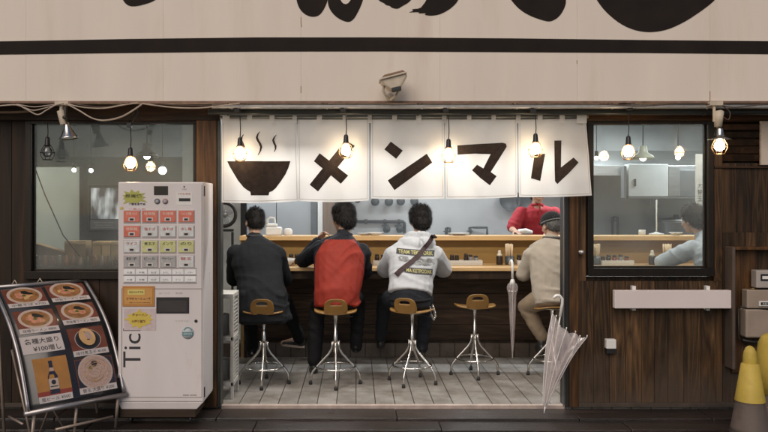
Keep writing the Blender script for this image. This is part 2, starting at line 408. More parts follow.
# windows
def window(x0, x1, z0, z1, milky, wl):
    f = MB(); t = .045
    f.box(x0-t, x1+t, -.02, .07, z1, z1+.022); f.box(x0-t, x1+t, -.035, .07, z0-.06, z0)
    f.box(x0-t, x0, -.02, .07, z0, z1); f.box(x1, x1+(t if wl != 'l' else .02), -.02, .07, z0, z1)
    f.box(x0, x0+.012, .02, .05, z0, z1); f.box(x1-.012, x1, .02, .05, z0, z1); f.box(x0+.012, x1-.012, .02, .05, z0, z0+.014)
    fo = f.build('window', W_FRAME, bld, bevel=.003)
    g = MB(); g.box(x0+.01, x1-.01, .032, .038, z0+.01, z1-.002); g.build('pane', glass('steamed_glass_'+wl, milky, .05), fo)
    return fo
wl = window(WL0, WL1, WLb, WLt, .075, 'l'); wr = window(WR0, WR1, WRb, WRt, .06, 'r')
b = MB(); b.box(WL0+.012, WL1-.012, .042, .044, WLb+.012, PZ(256,0)); b.build('frosted_strip', glass('frosted_film', .09, .03, (.80,.72,.64), .2), wl)
# door handle pull on the right post
b = MB(); b.lathe((PX(580,0), -.02, PZ(252,0)), [(.018,-.002),(.018,-.012),(.008,-.014),(.008,-.03),(.016,-.034),(.016,-.045),(.0,-.048)], axis='y'); b.build('door_knob', DULL, bld)
# inside shell
WALLG = mat('kitchen_wall_sheet', (.46,.47,.47), .35, .25, .14, 1.6, .1, 12, dirt=((.20,.20,.19), 1.2, .55, .8))
PALE = mat('pale_green_plaster', (.50,.53,.47), .7, 0, .08, 3)
YB = 4.2
b = MB(); b.box(-5.0, 5.2, YB, YB+.1, 0, 2.9); b.build('back_wall', WALLG, bld)
b = MB(); b.box(5.2, 5.3, .14, YB, 0, 2.9); b.build('side_wall', WALLG, bld)
b = MB(); b.box(-5.1, -5.0, .14, YB, 0, 2.9); b.build('side_wall', PALE, bld)
b = MB(); b.box(-5.1, 5.3, .14, YB+.1, 2.62, 2.7); b.build('ceiling', mat('ceiling_board', (.42,.44,.42), .8, 0, .1), bld)
# pale partition seen through the left window, with its dark rail
b = MB(); b.box(-5.0, PX(80,1.9), 1.9, 1.98, 0, PZ(166,1.9)); b.build('partition', PALE, bld)
b = MB(); b.box(-5.0, PX(84,1.9), 1.88, 2.0, PZ(166,1.9)+.001, PZ(162,1.9)); b.box(PX(80,1.9)+.001, PX(84,1.9), 1.88, 2.0, 0, PZ(166,1.9)); b.build('partition_rail', BLACK, bld)
b = MB(); b.box(PX(84,3.0)-.4, PX(196,3.0), 3.0, 3.08, 0, 2.1); b.build('partition', mat('dark_panel', (.075,.078,.075), .6, 0, .2), bld)
# white wall stub behind the ring fan
b = MB(); b.box(-2.0, PX(241,2.9), 2.9, 2.98, 0, 2.6); b.build('partition', mat('white_panel', (.55,.56,.54), .6, 0, .08), bld)

# ------------------------------------------------------------------ signboard
YS = -.28
def sx(px): return PX(px, YS)
def sz(py): return PZ(py, YS)
SIGN = mat('sign_cream', (.75,.665,.575), .62, 0, .05, 1.2, .04, 30, stretch=(2.2,2.2,.35), dirt=((.62,.50,.40), 1.5, .52, .9))
sg = thing('signboard', 'long cream painted signboard with black brush lettering and a black stripe above the shop', 'sign', (0, YS, sz(101)))
seams = [-60-90, 26, 163, 301, 440, 577, 710, 850, 900]
b = MB()
for i in range(len(seams)-1):
    b.box(sx(seams[i])+.0004, sx(seams[i+1])-.0004, YS, YS+.03, sz(101), 3.62)
b.box(sx(-150), sx(900), YS+.031, -.005, sz(101)+.01, 3.60)
b.build('board', SIGN, sg)
b = MB(); b.box(sx(-150), sx(900), YS-.006, YS+.02, sz(103.0), sz(101)-.001); b.build('lower_trim', mat('rusty_trim', (.22,.13,.09), .55, .3, .35, 14), sg)
INK = mat('sign_ink', (.019,.014,.012), .7, 0, .25, 6, spec=.15)
b = MB()
top = [(-150,42.5),(0,41.4),(130,39),(256,37.4),(384,37.4),(512,38.4),(640,40),(768,41.2),(900,42)]
bot = [(-150,56),(0,54.6),(130,53),(256,51.6),(384,51.4),(512,52.2),(640,53),(768,54.2),(900,55)]
for i in range(len(top)-1):
    pts = [(sx(top[i][0]), sz(top[i][1])), (sx(top[i+1][0]), sz(top[i+1][1])), (sx(bot[i+1][0]), sz(bot[i+1][1])), (sx(bot[i][0]), sz(bot[i][1]))]
    b.poly(pts, YS-.003, YS-.0005)
b.build('stripe', INK, sg)
strokes = [
 [(121,-3),(123,0),(125,3),(128,5.5),(132,6.5),(138,6),(146,4),(153,1.5),(158,-2),(162,-9),(150,-28),(128,-30),(117,-15)],
 [(296,-6),(296.5,1),(299,8),(303,13),(308,16),(314,17),(319,15.5),(323,11),(326,5),(329,-4),(327,-12),(318,-46),(304,-46)],
 [(328,-3),(327.8,4),(330,10),(335,16),(341,20),(347,22),(351,21.5),(355,17.5),(359,10),(362.5,2),(364,-6),(366,-30),(352,-40),(354,-12),(351,0),(347,4.5),(342.5,3.5),(339,-3),(337,-12),(330,-10)],
 [(372,-10),(376,-3),(380,1.5),(384,3),(386,5.2),(390,5.8),(391,7.5),(396,9),(399,8.2),(402,6.2),(408,3),(413,-2),(418,-12),(400,-34),(378,-26)],
 [(407.5,12.5),(414,11),(411,9.3),(420,8.6),(423,5),(426,1),(430,-10),(440,-40),(466,-38),(462,-8),(458,1),(452,7.5),(445,12),(438,15),(430,15.8),(424,14.8),(427,13.2),(418,13.4),(420,12)],
 [(505,-10),(509,-3),(513,2.5),(518,8),(524,12.5),(531,16.2),(538,18.8),(545,21),(550,21.6),(555,19.6),(559,16.5),(563,11),(565.5,5),(566,0),(564,-8),(552,-34),(520,-36)],
 [(592,-12),(595,-3),(599,3.5),(605,11),(612,17.5),(620,23.5),(629,28.2),(638,31),(648,32.3),(658,31.6),(668,29.4),(678,25.2),(688,19.8),(698,13.2),(708,6),(716,-1),(723,-12),(712,-34),(660,-24),(604,-36)]]
def smoothpoly(pts, it=2):
    for _ in range(it):
        q = []
        for i in range(len(pts)):
            a, c = pts[i], pts[(i+1) % len(pts)]
            q += [(a[0]*.75+c[0]*.25, a[1]*.75+c[1]*.25), (a[0]*.25+c[0]*.75, a[1]*.25+c[1]*.75)]
        pts = q
    return pts
for st in strokes:
    b = MB(); b.poly([(sx(x), sz(y)) for x, y in smoothpoly(st, 2 if len(st) < 17 else 1)], YS-.003, YS-.0005); b.build('brush_stroke', INK, sg)
b = MB()
RUST = mat('rust_drip', (.32,.18,.10), .8, 0, .3)
for px, y0, y1 in ((301,17,24),(301.4,24,27),(710,91,101),(301,86,93),(577,60,64)):
    b.box(sx(px)-.003, sx(px)+.002, YS-.0016, YS-.0004, sz(y1), sz(y0))
b.build('rust_stain', RUST, sg)


# ------------------------------------------------------------------ pipes below the sign
def pipe(px0, px1, py, Y, r, m, label, sag=0):
    b = MB(); z = PZ(py, Y); n = 12
    b.tube([(PX(px0,Y)+(PX(px1,Y)-PX(px0,Y))*i/n, Y, z+sag*math.sin(i/n*PI)) for i in range(n+1)], r, n=12)
    for px in range(int(px0)+20, int(px1)-5, 95):
        b.tube([(PX(px,Y), Y, z-r*1.3), (PX(px,Y), Y, PZ(100, Y))], .006)
    return tag(b.build('conduit_pipe', m), label, 'pipe')
pipe(212, 768+60, 106.3, -.245, .016, mat('galvanised', (.62,.62,.61), .35, .35, .12, 20), 'upper grey galvanised pipe directly under the cream signboard')
pipe(208, 768+60, 112, -.16, .022, mat('dark_pipe', (.05,.055,.055), .4, .4), 'thick dark pipe below the galvanised one above the doorway')
# ------------------------------------------------------------------ noren curtain
YN = -.12
def nx(px): return PX(px, YN)
def nz(py): return PZ(py, YN)
NOREN = cloth_translucent('noren_cotton', (.82,.815,.80), .50, .3)
PRINT = mat('noren_print', (.040,.030,.026), .9, 0, .2, 30, spec=.1)
nr = thing('noren_curtain', 'white cotton split curtain with dark noodle bowl and bold katakana hanging across the doorway', 'curtain', (0, YN, nz(118)))
def ny(x, z):
    """the hang of the cloth: gentle folds that grow downwards"""
    d = max(0, nz(119)-z)
    return YN + .020*d/.6*math.sin(x*9+1.3) + .026*d*math.sin(x*23+z*2) + .014*noise.noise(V((x*6, z*3, 2)))+.004*noise.noise(V((x*16, z*7, 5)))
panels = [((221.5,118),(296.5,119.5),(299,201),(222.5,202.5)), ((297.5,119.5),(369,119.5),(369,200.5),(298.2,201)),
          ((371,119.5),(443.8,119.5),(444.6,198.5),(371.2,198.5)), ((445.2,119.5),(517,119.5),(517,197),(446,198.8)), ((518.5,119.5),(586,119),(591,195.5),(518.8,197))]
tabs = [(223,230),(247.5,252.5),(269.8,274.8),(292.7,297),(317,322),(342.7,347),(367.7,371.7),(392,396.7),(416,421),(441.7,446.2),(466.7,471),(491,495.3),(515.5,520),(537,542),(559,564),(576,586)]
bowl = [(227.3,161.2),(290.5,161.2),(288.5,168),(285.6,174.3),(281,181),(275.6,188),(272,191),(269,192.1),(268.2,195.4),(250.9,195.4),(250.4,191.9),(247,190),(243.4,187.2),(238,180.5),(233.5,173),(230,167)]
def swoosh(pts, wmax):
    lft, rgt = [], []
    n = len(pts)
    for i, (x, y) in enumerate(pts):
        w_ = wmax*(.25+.75*math.sin(PI*i/(n-1)))/2
        lft.append((x-w_, y)); rgt.append((x+w_, y))
    return lft+rgt[::-1]
prints = [
 [bowl, swoosh([(259.8,131.7),(258,134),(256.9,137.5),(258,140.5),(260,143.6),(261.2,147),(260.4,151),(258.1,155.2)], 2.6),
        swoosh([(276.2,134.8),(274.2,137),(273,140),(274,143),(275.4,146),(275.4,149),(274,152)], 2.3),
        swoosh([(243.6,134.5),(241.8,137),(241.2,140.3),(242.8,143.6),(244.4,147),(244,151)], 2.2)],
 [[(345.7,140.4),(354.9,145.8),(318.2,191.6),(309.6,184.7)], [(319.7,153.3),(348.2,175.5),(340.8,183.7),(314,161.4)]],
 [[(390.6,141.8),(402.7,150.7),(396,159),(384.3,149.5)], [(426.7,153.8),(432.2,162.6),(394.3,190.2),(387.7,180.4)]],
 [[(457.3,145.4),(480,144),(502,142.8),(505.6,143.8),(506.3,146.8),(490.8,172),(496.4,176.2),(489.8,185.4),(480,178),(471.6,170.3),(476.8,164.8),(483.3,168.4),(490.6,154.2),(474,153.8),(457.6,154.7)]],
 [[(534.6,153.4),(545,153.8),(540.6,180.9),(531.3,178.2)], [(554.4,140.6),(561.6,140.4),(561.3,167.4),(573.2,157.6),(577.8,162.6),(568,174),(557.8,184),(555.3,181.2)]]]
for k, (a, b_, c, d_) in enumerate(panels):
    mb = MB(); nu, nv = 24, 24; vs = []; fs = []
    for j in range(nv+1):
        for i in range(nu+1):
            u, v = i/nu, j/nv
            sag = 1.3*math.sin(PI*u)*v*(1 if k < 2 else .5)
            px = (a[0]*(1-u)+b_[0]*u)*(1-v)+(d_[0]*(1-u)+c[0]*u)*v
            py = (a[1]*(1-u)+b_[1]*u)*(1-v)+(d_[1]*(1-u)+c[1]*u)*v+sag
            x, z = nx(px), nz(py); vs.append((x, ny(x, z), z))
    for j in range(nv):
        for i in range(nu): q = j*(nu+1)+i; fs.append((q, q+1, q+nu+2, q+nu+1))
    mb.add(vs, fs, 0, True)
    for t0, t1 in tabs:
        m_ = (t0+t1)/2
        if a[0]-1.5 <= m_ < b_[0]+1.0:
            x0, x1 = nx(t0), nx(t1); zt, zb = nz(113.6), nz(123.5)
            mb.add([(x0,YN-.019,zb),(x1,YN-.019,zb),(x1,YN-.021,zt),(x0,YN-.021,zt),(x0,YN+.021,zt),(x1,YN+.021,zt)], [(0,1,2,3),(3,2,5,4)], 0, False)
    po = mb.build('curtain_panel', NOREN, nr)
    hm = MB()
    def cw(u, v):
        sag = 1.3*math.sin(PI*u)*v*(1 if k < 2 else .5)
        px = (a[0]*(1-u)+b_[0]*u)*(1-v)+(d_[0]*(1-u)+c[0]*u)*v; py = (a[1]*(1-u)+b_[1]*u)*(1-v)+(d_[1]*(1-u)+c[1]*u)*v+sag
        x_, z_ = nx(px), nz(py); return (x_, ny(x_, z_)-.0022, z_)
    for p0, p1 in (((.022,0),(.022,.975)),((.978,0),(.978,.975)),((.022,.975),(.978,.975))):
        e = .0035; vv = []
        for i in range(25):
            f_ = i/24; u, v = p0[0]+(p1[0]-p0[0])*f_, p0[1]+(p1[1]-p0[1])*f_
            vv += [cw(u-e if p0[0] == p1[0] else u, v if p0[0] == p1[0] else v-e), cw(u+e if p0[0] == p1[0] else u, v if p0[0] == p1[0] else v+e)]
        hm.add(vv, [(2*i, 2*i+1, 2*i+3, 2*i+2) for i in range(24)], 0, True)
    hm.build('hem_stitching', mat('hem_thread', (.50,.47,.43), .9), po)
    mp_ = MB()
    for pl in prints[k]:
        # dense cut so that the print follows the cloth
        bm = bmesh.new(); vv = [bm.verts.new((nx(x), 0, nz(y))) for x, y in pl]; bm.faces.new(vv)
        for ax in (0, 2):
            lo = min(v.co[ax] for v in bm.verts); hi = max(v.co[ax] for v in bm.verts); q = lo+.03
            while q < hi:
                nv_ = V((0,0,0)); nv_[ax] = 1; pc = V((0,0,0)); pc[ax] = q
                bmesh.ops.bisect_plane(bm, geom=bm.verts[:]+bm.edges[:]+bm.faces[:], plane_co=pc, plane_no=nv_); q += .03
        bmesh.ops.triangulate(bm, faces=bm.faces)
        bm.verts.index_update()
        mp_.add([(v.co.x, ny(v.co.x, v.co.z)-.0035, v.co.z) for v in bm.verts], [[v.index for v in f.verts] for f in bm.faces], 0, True)
        bm.free()
    mp_.build('printed_motif', PRINT, po)
b = MB(); b.tube([(nx(220), YN, nz(117)), (nx(588), YN, nz(116.6))], .013, n=12); b.build('curtain_rod', mat('rod_grey', (.16,.17,.17), .4, .3), nr)
b = MB(); b.box(nx(221), nx(586), YN+.022, YN+.028, nz(120.5), nz(115.5)); b.build('backing_strip', mat('rod_band', (.13,.14,.14), .6), nr)

# ------------------------------------------------------------------ bulbs in wire cages
BULB = emitter('lit_bulb', (1, .74, .45), 36)
BULB2 = emitter('lit_bulb_warm', (1, .66, .36), 14)
COLDB = glass('unlit_bulb_glass', .12, .2)
CAGE = mat('brass_wire', (.35,.22,.12), .35, .9)
DARKW = mat('dark_wire', (.03,.028,.026), .5, .5)
def cage_lamp(name, label, px, pyb, Y, ytop, bulb=BULB, lit=True, cage=CAGE, hood=False, R=.052, group='caged bulbs hanging along the shop front'):
    x, z, zt = PX(px,Y), PZ(pyb,Y), PZ(ytop,Y)
    t = thing(name, label, 'lamp', (x, Y, zt), group)
    b = MB(); b.tube([(x,Y,zt),(x+.004,Y,(z+zt)/2+.03),(x,Y,z+.105)], .0035, n=6); b.build('cord', DARKW, t)
    b = MB(); b.lathe((x,Y,z), [(.0,.115),(.012,.112),(.017,.10),(.019,.06),(.022,.055),(.022,.045),(.012,.04)]); b.build('socket', BLACK, t)
    b = MB(); b.lathe((x,Y,z), [(.013,.05),(.020,.036),(.033,.018),(.038,0),(.034,-.018),(.022,-.034),(.0,-.039)], n=16); b.build('bulb', bulb if lit else COLDB, t)
    b = MB()
    for k in range(8):
        a = 2*PI*k/8; pr = [(.022,.05),(R*.75,.028),(R,-.005),(R*.95,-.03),(R*.62,-.058)]
        b.tube([(x+r*math.cos(a), Y+r*math.sin(a), z+h) for r, h in pr], .0021, n=5)
    for r, h in ((R,-.005),(R*.62,-.058),(.023,.05)): b.torus((x,Y,z+h), r, .0024, n=20)
    b.build('wire_cage', cage, t)
    if hood:
        b = MB(); b.lathe((x,Y,z), [(.02,.09),(.03,.075),(.045,.05),(.075,.032),(.077,.028),(.04,.045),(.02,.07)]); b.build('reflector', CHROME, t)
    return t
def clamp(px, py, Y, label):
    x, z = PX(px,Y), PZ(py,Y)
    t = thing('pipe_clamp', label, 'clamp', (x,Y,z), 'clamps holding the lamps to the pipes')
    b = MB(); b.box(x-.045, x+.03, Y-.012, Y+.02, z-.014, z+.014, rot=(0,.25,0)); b.box(x-.012, x+.03, Y-.02, Y+.02, z-.035, z+.006); b.build('jaw', DARKW, t, bevel=.003)
    b = MB(); b.box(x+.012, x+.045, Y-.022, Y, z-.008, z+.022, rot=(0,-.3,0)); b.build('jaw_plate', DULL, t, bevel=.003)
    b = MB(); b.tube([(x-.03,Y-.015,z+.006),(x-.075,Y-.02,z+.012)], .004); b.build('screw', DARKW, t)
for px, py, what in ((240,153,'in front of the printed bowl'),(346,150,'in front of the second curtain panel'),(448.5,154.5,'between the third and fourth curtain panels'),(535.5,149,'in front of the last curtain panel')):
    cage_lamp('caged_bulb_lamp', 'lit caged bulb hanging '+what, px, py, -.235, 116)
    clamp(px-4, 107.5, -.235, 'dark pipe clamp above the lit bulb '+what)
cage_lamp('caged_bulb_lamp', 'lit bulb in a wire cage hanging in front of the right hand window', 628.3, 151.5, -.235, 113)
clamp(628, 105.5, -.235, 'dark pipe clamp above the right hand window holding its caged bulb')
cage_lamp('caged_bulb_lamp', 'lit caged bulb hanging in front of the left window above the ticket machine', 130.5, 163, -.235, 126)
cage_lamp('caged_bulb_lamp', 'unlit bulb in a dark wire cage at the upper left corner of the left window', 47.5, 152, -.10, 122, lit=False, cage=DARKW)
b = MB(); x, z = PX(130,-.235), PZ(127,-.235)
b.box(x-.02, x+.012, -.25, -.22, z-.005, z+.03); b.tube([(x-.01,-.235,z+.03),(x+.03,-.235,z+.11),(x+.045,-.24,z+.17),(x+.06,-.235,z+.10),(x+.01,-.235,z+.03)], .004)
tag(b.build('plug_connector', BLACK), 'small dark plug connector above the caged bulb by the left window', 'connector')

# spot lamps on ball arms
def spot(px, label, lit, tilt):
    Y = -.30; x = PX(px, Y); z0 = PZ(104,Y)
    t = thing('spot_lamp', label, 'lamp', (x,Y,z0), 'spot lamp holders under the sign')
    b = MB(); b.box(x-.055, x+.045, Y-.02, Y+.02, z0-.012, z0+.016); b.tube([(x-.01,Y,z0),(x-.012,Y,z0-.06)], .014); b.build('mount', CREAM_P, t, bevel=.004)
    b = MB(); b.tube([(x-.012,Y-.004,z0-.05),(x-.008+tilt*.3,Y-.004,z0-.15)], [.030,.024], n=14); b.build('lamp_holder', CREAM_P, t, bevel=.002)
    b = MB(); b.box(x+.012, x+.028, Y-.02, Y+.01, z0-.13, z0-.02); b.lathe((x+.02,Y-.02,z0-.10), [(.0,-.012),(.013,-.01),(.013,.01),(0,.012)], axis='y'); b.build('arm', mat('dark_hinge', (.05,.04,.035), .5, .4), t)
    xb, zb = x+tilt*.6, z0-.165
    R = Matrix.Rotation(-tilt*3, 3, 'Y')
    b = MB(); b.lathe((0,0,0), [(.018,.03),(.022,.0),(.034,-.03),(.062,-.075),(.070,-.086),(.066,-.088),(.055,-.07),(.02,-.02)], n=28)
    b.v = [R@p+V((xb,Y,zb)) for p in b.v]; b.build('reflector', CHROME, t)
    b = MB(); b.lathe((0,0,0), [(.0,-.085),(.045,-.083),(.064,-.080)], n=24)
    b.v = [R@p+V((xb,Y,zb)) for p in b.v]; b.build('lens', mat('frosted_lens', (.55,.55,.52), .3) , t)
    return xb, Y, zb
spot(63, 'silver reflector spot lamp, unlit, on a cream holder at the upper left', False, .05)
t = thing('spot_lamp', 'lit caged bulb with tin hood on a cream holder right of the right window', 'lamp', (PX(719,-.3), -.3, PZ(104,-.3)), 'spot lamp holders under the sign')
x, Y, z0 = PX(719,-.3), -.3, PZ(104,-.3)
b = MB(); b.box(x-.075, x+.02, Y-.025, Y+.02, z0-.014, z0+.016); b.tube([(x-.035,Y,z0),(x-.035,Y,z0-.13)], .011); b.build('mount', CREAM_P, t, bevel=.004)
b = MB(); b.tube([(x-.002,Y,z0-.045),(x+.0,Y,z0-.055),(x-.006,Y,z0-.165)], [.016,.034,.026], n=14); b.build('lamp_holder', CREAM_P, t)
zb = PZ(146,-.3); xb = PX(719.5,-.3)
b = MB(); b.lathe((xb,Y,zb), [(.016,.135),(.026,.12),(.032,.08),(.05,.062),(.078,.05),(.080,.044),(.045,.05),(.02,.07)], n=28); b.build('hood', CHROME, t)
b = MB(); b.lathe((xb,Y,zb), [(.014,.06),(.02,.04),(.032,.018),(.036,0),(.032,-.02),(.018,-.034),(.0,-.038)], n=16); b.build('bulb', BULB, t)
b = MB()
for k in range(8):
    a = 2*PI*k/8; b.tube([(xb+r*math.cos(a), Y+r*math.sin(a), zb+h) for r, h in [(.03,.05),(.055,.01),(.057,-.015),(.036,-.058)]], .0024, n=5)
for r, h in ((.057,-.005),(.036,-.058)): b.torus((xb,Y,zb+h), r, .0026, n=20)
b.build('wire_cage', CAGE, t)

# draped cables
CAB = mat('pale_cable', (.42,.34,.27), .6, 0, .2, 20)
CABD = mat('brown_cable', (.08,.05,.035), .6)
def cable(px_pts, Y, r, m, label, group='cables draped under the sign'):
    pts = [V((PX(x,Y), Y+random.uniform(-.01,.01), PZ(y,Y))) for x, y in px_pts]
    out = []
    for i in range(len(pts)-1):
        p0 = pts[max(i-1,0)]; p1 = pts[i]; p2 = pts[i+1]; p3 = pts[min(i+2,len(pts)-1)]
        for k in range(8):
            t_ = k/8; out.append(.5*((2*p1)+(-p0+p2)*t_+(2*p0-5*p1+4*p2-p3)*t_**2+(-p0+3*p1-3*p2+p3)*t_**3))
    out.append(pts[-1])
    b = MB(); b.tube(out, r, n=6); return tag(b.build('cable', m), label, 'cable', group)
cable([(-40,104),(-10,106),(16,105),(26,109),(37,114.5),(46,110),(56,105),(64,103.5)], -.33, .0055, CAB, 'pale cable sagging deepest at the far left, left of the left spot lamp')
cable([(14,104.5),(24,107.5),(34,110.5),(46,108),(60,104)], -.32, .0045, CAB, 'middle cable of the three loops left of the left spot lamp')
cable([(16,104),(30,106.5),(40,106.5),(62,103.5)], -.315, .004, CAB, 'shallowest cable of the loops left of the left spot lamp')
cable([(66,103.5),(80,111),(92,118),(104,120.5),(120,117),(134,110),(142,104)], -.33, .006, CAB, 'pale cable making the deepest loop right of the left spot lamp')
cable([(66,103.5),(84,107.5),(104,108.3),(124,105),(138,102.8)], -.32, .005, CAB, 'pale cable in a shallow loop right of the left spot lamp')
cable([(70,103.2),(90,106),(108,106.5),(130,103)], -.31, .004, CABD, 'thin brown cable lying along the shallow loop under the sign')
cable([(142,103.5),(165,106.5),(185,108),(205,107.5),(240,103.5)], -.32, .0055, CAB, 'long pale cable above the ticket machine running to the doorway')
cable([(150,103),(180,105),(215,105),(246,103)], -.31, .004, CABD, 'thin brown cable above the ticket machine running to the doorway')
cable([(-40,113),(0,112.5),(20,112),(34,110.5)], -.15, .010, mat('cable_duct', (.20,.14,.09), .6), 'thick brown cable lying along the lintel at the far left')
cable([(600,104),(640,106),(680,103.5),(712,104.5),(735,107),(770,104),(800,104)], -.31, .0045, CABD, 'brown cable under the sign running past the right spot lamp')
cable([(722,105),(730,112),(728,120),(722,116)], -.31, .004, CABD, 'short curled cable end beside the right spot lamp')

# floodlight on the sign
fx, fz, fY = sx(394), sz(86), YS-.17
t = thing('floodlight', 'aged cream floodlight tilted upwards on a curved bracket at the lower edge of the sign', 'floodlight', (fx, YS, sz(99)))
b = MB()
s_ = .0075
def fl(x, y): return (PX(x,fY), PZ(y,fY))
P0 = [fl(379.5,79.5), fl(405,72.8), fl(406.5,77.5), fl(400.5,88), fl(390.5,91), fl(381.5,84)]
b.poly(P0, fY-.07, fY+.08); b.build('housing', CREAM_P, t, bevel=.010)
b = MB(); b.poly([fl(379,80.5), fl(405.5,73.7), fl(406.2,75), fl(379.4,82)], fY-.085, fY+.09); b.build('rim', CREAM_P, t, bevel=.003)
b = MB(); b.poly([fl(384,76.2), fl(402,71.6), fl(404.5,73), fl(381.5,79)], fY-.065, fY+.07); b.build('lens_cover', mat('brown_glass', (.24,.14,.08), .25), t, bevel=.003)
b = MB(); b.poly([fl(391.3,89.3), fl(400.5,87.6), fl(400.8,91.5), fl(391.6,93.2)], fY-.075, fY-.02); b.build('junction_box', BLACK, t, bevel=.003)
b = MB(); b.tube([(PX(384,fY),fY,PZ(86,fY)), (PX(383,fY),fY,PZ(91,fY)), (PX(386,fY),fY,PZ(96,fY)), (PX(390,fY),fY+.05,PZ(98,fY)), (PX(390,YS),YS+.0,sz(97.5))], .009)
b.tube([(PX(398,fY),fY,PZ(92,fY)), (PX(396,fY),fY,PZ(96,fY)), (PX(391,fY),fY+.04,PZ(98.5,fY))], .010); b.lathe((PX(390,YS), YS-.02, sz(97.3)), [(.028,.018),(.028,.0),(.012,-.006)], axis='y')
b.build('bracket', CREAM_P, t)

# ------------------------------------------------------------------ ticket machine
YM = -.40
def mx_(px): return PX(px, YM)
def mz(py): return PZ(py, YM)
MW = mat('machine_white', (.67,.62,.61), .30, 0, .05, 2.5, .02, 120, stretch=(2,2,.6), dirt=((.42,.33,.28), 2.2, .60, .95))
tm = thing('ticket_machine', 'tall white meal ticket vending machine with coloured buttons beside the doorway', 'vending machine', (mx_(160), -.2, -.016))
x0, x1 = mx_(118), mx_(203.4)
b = MB(); b.box(x0, x1, YM, -.04, mz(402), mz(182)); b.build('body', MW, tm, bevel=.008)
b = MB()
zt, zb = mz(402)-.001, mz(409.5)
b.add([(x0,YM,zt),(x1,YM,zt),(x1,-.05,zt),(x0,-.05,zt),(x0+.02,YM+.01,zb),(x1-.05,YM+.01,zb),(x1-.05,-.06,zb),(x0+.02,-.06,zb)], [(0,3,2,1),(4,5,6,7),(0,1,5,4),(1,2,6,5),(2,3,7,6),(3,0,4,7)])
b.build('base', MW, tm, bevel=.003)
b = MB(); b.box(x0+.01, x1-.06, YM+.014, -.06, mz(418), mz(409.5)-.001); b.build('plinth_board', wood('raw_board', (.05,.03,.018), (.13,.085,.05), 'x', .6), tm, bevel=.003)
for cx in (x0+.08, x1-.10):
    for cy in (YM+.05, -.10):
        b = MB(); b.tube([(cx,cy,mz(418)),(cx,cy,.02)], .01); b.torus((cx,cy,.008), .016, .012, axis='x', n=14); b.build('castor', BLACK, tm)
b = MB()
for a0, a1, c0, c1 in ((121.5,202,269+19.5,269+20.1),(121.5,202,397,397.6),(121.5,122,289,397),(201.6,202.1,185,397)):
    b.box(mx_(a0), mx_(a1), YM-.0012, YM-.0003, mz(c1), mz(c0))
b.build('door_seam', mat('seam_grey', (.22,.19,.18), .7), tm)
b = MB(); b.box(mx_(203.4)+.0005, mx_(203.4)+.006, YM+.02, YM+.032, mz(398), mz(388)); b.box(mx_(203.4)+.0005, mx_(203.4)+.006, YM+.02, YM+.032, mz(196), mz(186)); b.build('hinge', BLACK, tm)
cols = {'r': (.62,.17,.12), 'w': (.62,.64,.63), 'y': (.55,.56,.25), 'g': (.40,.39,.38)}
def mfront(cx, cy, d): return lambda a, c: (mx_(cx)+a, YM-d, mz(cy)+c)
rowsb = ['rrrr', 'rwww', 'wyyy', 'gggw']
dishes = ['中華そば','味噌麺','辛味噌','つけ麺','特製麺','塩そば','油そば','冷し麺','ライス','煮玉子','メンマ','のり','餃子','ビール','チャーシュー','替玉']
INKT = mat('label_ink', (.05,.04,.04), .7)
ysr = [(210.7,222),(226,236.7),(240.7,252.3),(255.7,267.3)]
xsr = [(124.2,140),(142.4,157.8),(160.4,175.7),(178.8,193.9)]
for r in range(4):
    for c in range(4):
        a0, a1 = xsr[c]; c0, c1 = ysr[r]
        fr = MB(); fr.box(mx_(a0-.7), mx_(a1+.7), YM-.004, YM+.002, mz(c1+1.4), mz(c0-.7)); bo = fr.build('button', mat('button_frame', (.48,.42,.41), .4), tm, bevel=.001)
        q = MB(); q.box(mx_(a0), mx_(a1), YM-.009, YM-.0045, mz(c1), mz(c0), 0)
        k = 'button_face_'+rowsb[r][c]
        q.build('button_face', mat(k, cols[rowsb[r][c]], .25, 0, .1, 30), bo, bevel=.0015)
        q = MB(); cx = (a0+a1)/2
        q.box(mx_(cx-3.2), mx_(cx+3.2), YM-.0102, YM-.0095, mz(c1-1), mz(c1-4.6), 0); q.box(mx_(cx-1.9), mx_(cx+1.9), YM-.0112, YM-.0105, mz(c1-1.6), mz(c1-3.6), 1)
        q.build('price_window', [mat('price_plate', (.60,.55,.52), .4), BLACK], bo)
        q = MB(); fit_text(q, dishes[r*4+c], mfront(cx, c0+2.9, .0098), .078, .022, 0, .01); q.build('button_text', mat('dish_red', (.45,.06,.04), .6) if rowsb[r][c] == 'w' else INKT if rowsb[r][c] != 'r' else mat('dish_pale', (.75,.55,.45), .6), bo)
for r, (c0, c1) in enumerate(((269.3,274.4),(276.3,281.8))):
    for c in range(6):
        a0 = 124.2+c*12.15; q = MB(); q.box(mx_(a0), mx_(a0+11), YM-.006, YM+.002, mz(c1), mz(c0)); bo = q.build('small_button', mat('small_button_white', (.78,.78,.77), .35), tm, bevel=.0015)
        q = MB(); fit_text(q, ['大盛','半麺','ねぎ','もやし','コーン','バター'][c], mfront(a0+5.5, (c0+c1)/2+.6, .0065), .04, .013); q.build('button_text', INKT, bo)
q = MB()
for yy in (268.2, 275.2, 282.8): q.box(mx_(123.4), mx_(196.6), YM-.003, YM-.0002, mz(yy+.5), mz(yy-.3))
q.build('button_rail', mat('rail_grey', (.25,.23,.23), .5), tm)
b = MB(); b.box(mx_(154), mx_(168), YM-.004, YM+.002, mz(195), mz(186)); b.build('screen', mat('black_glass', (.012,.012,.016), .12, 0), tm, bevel=.002)
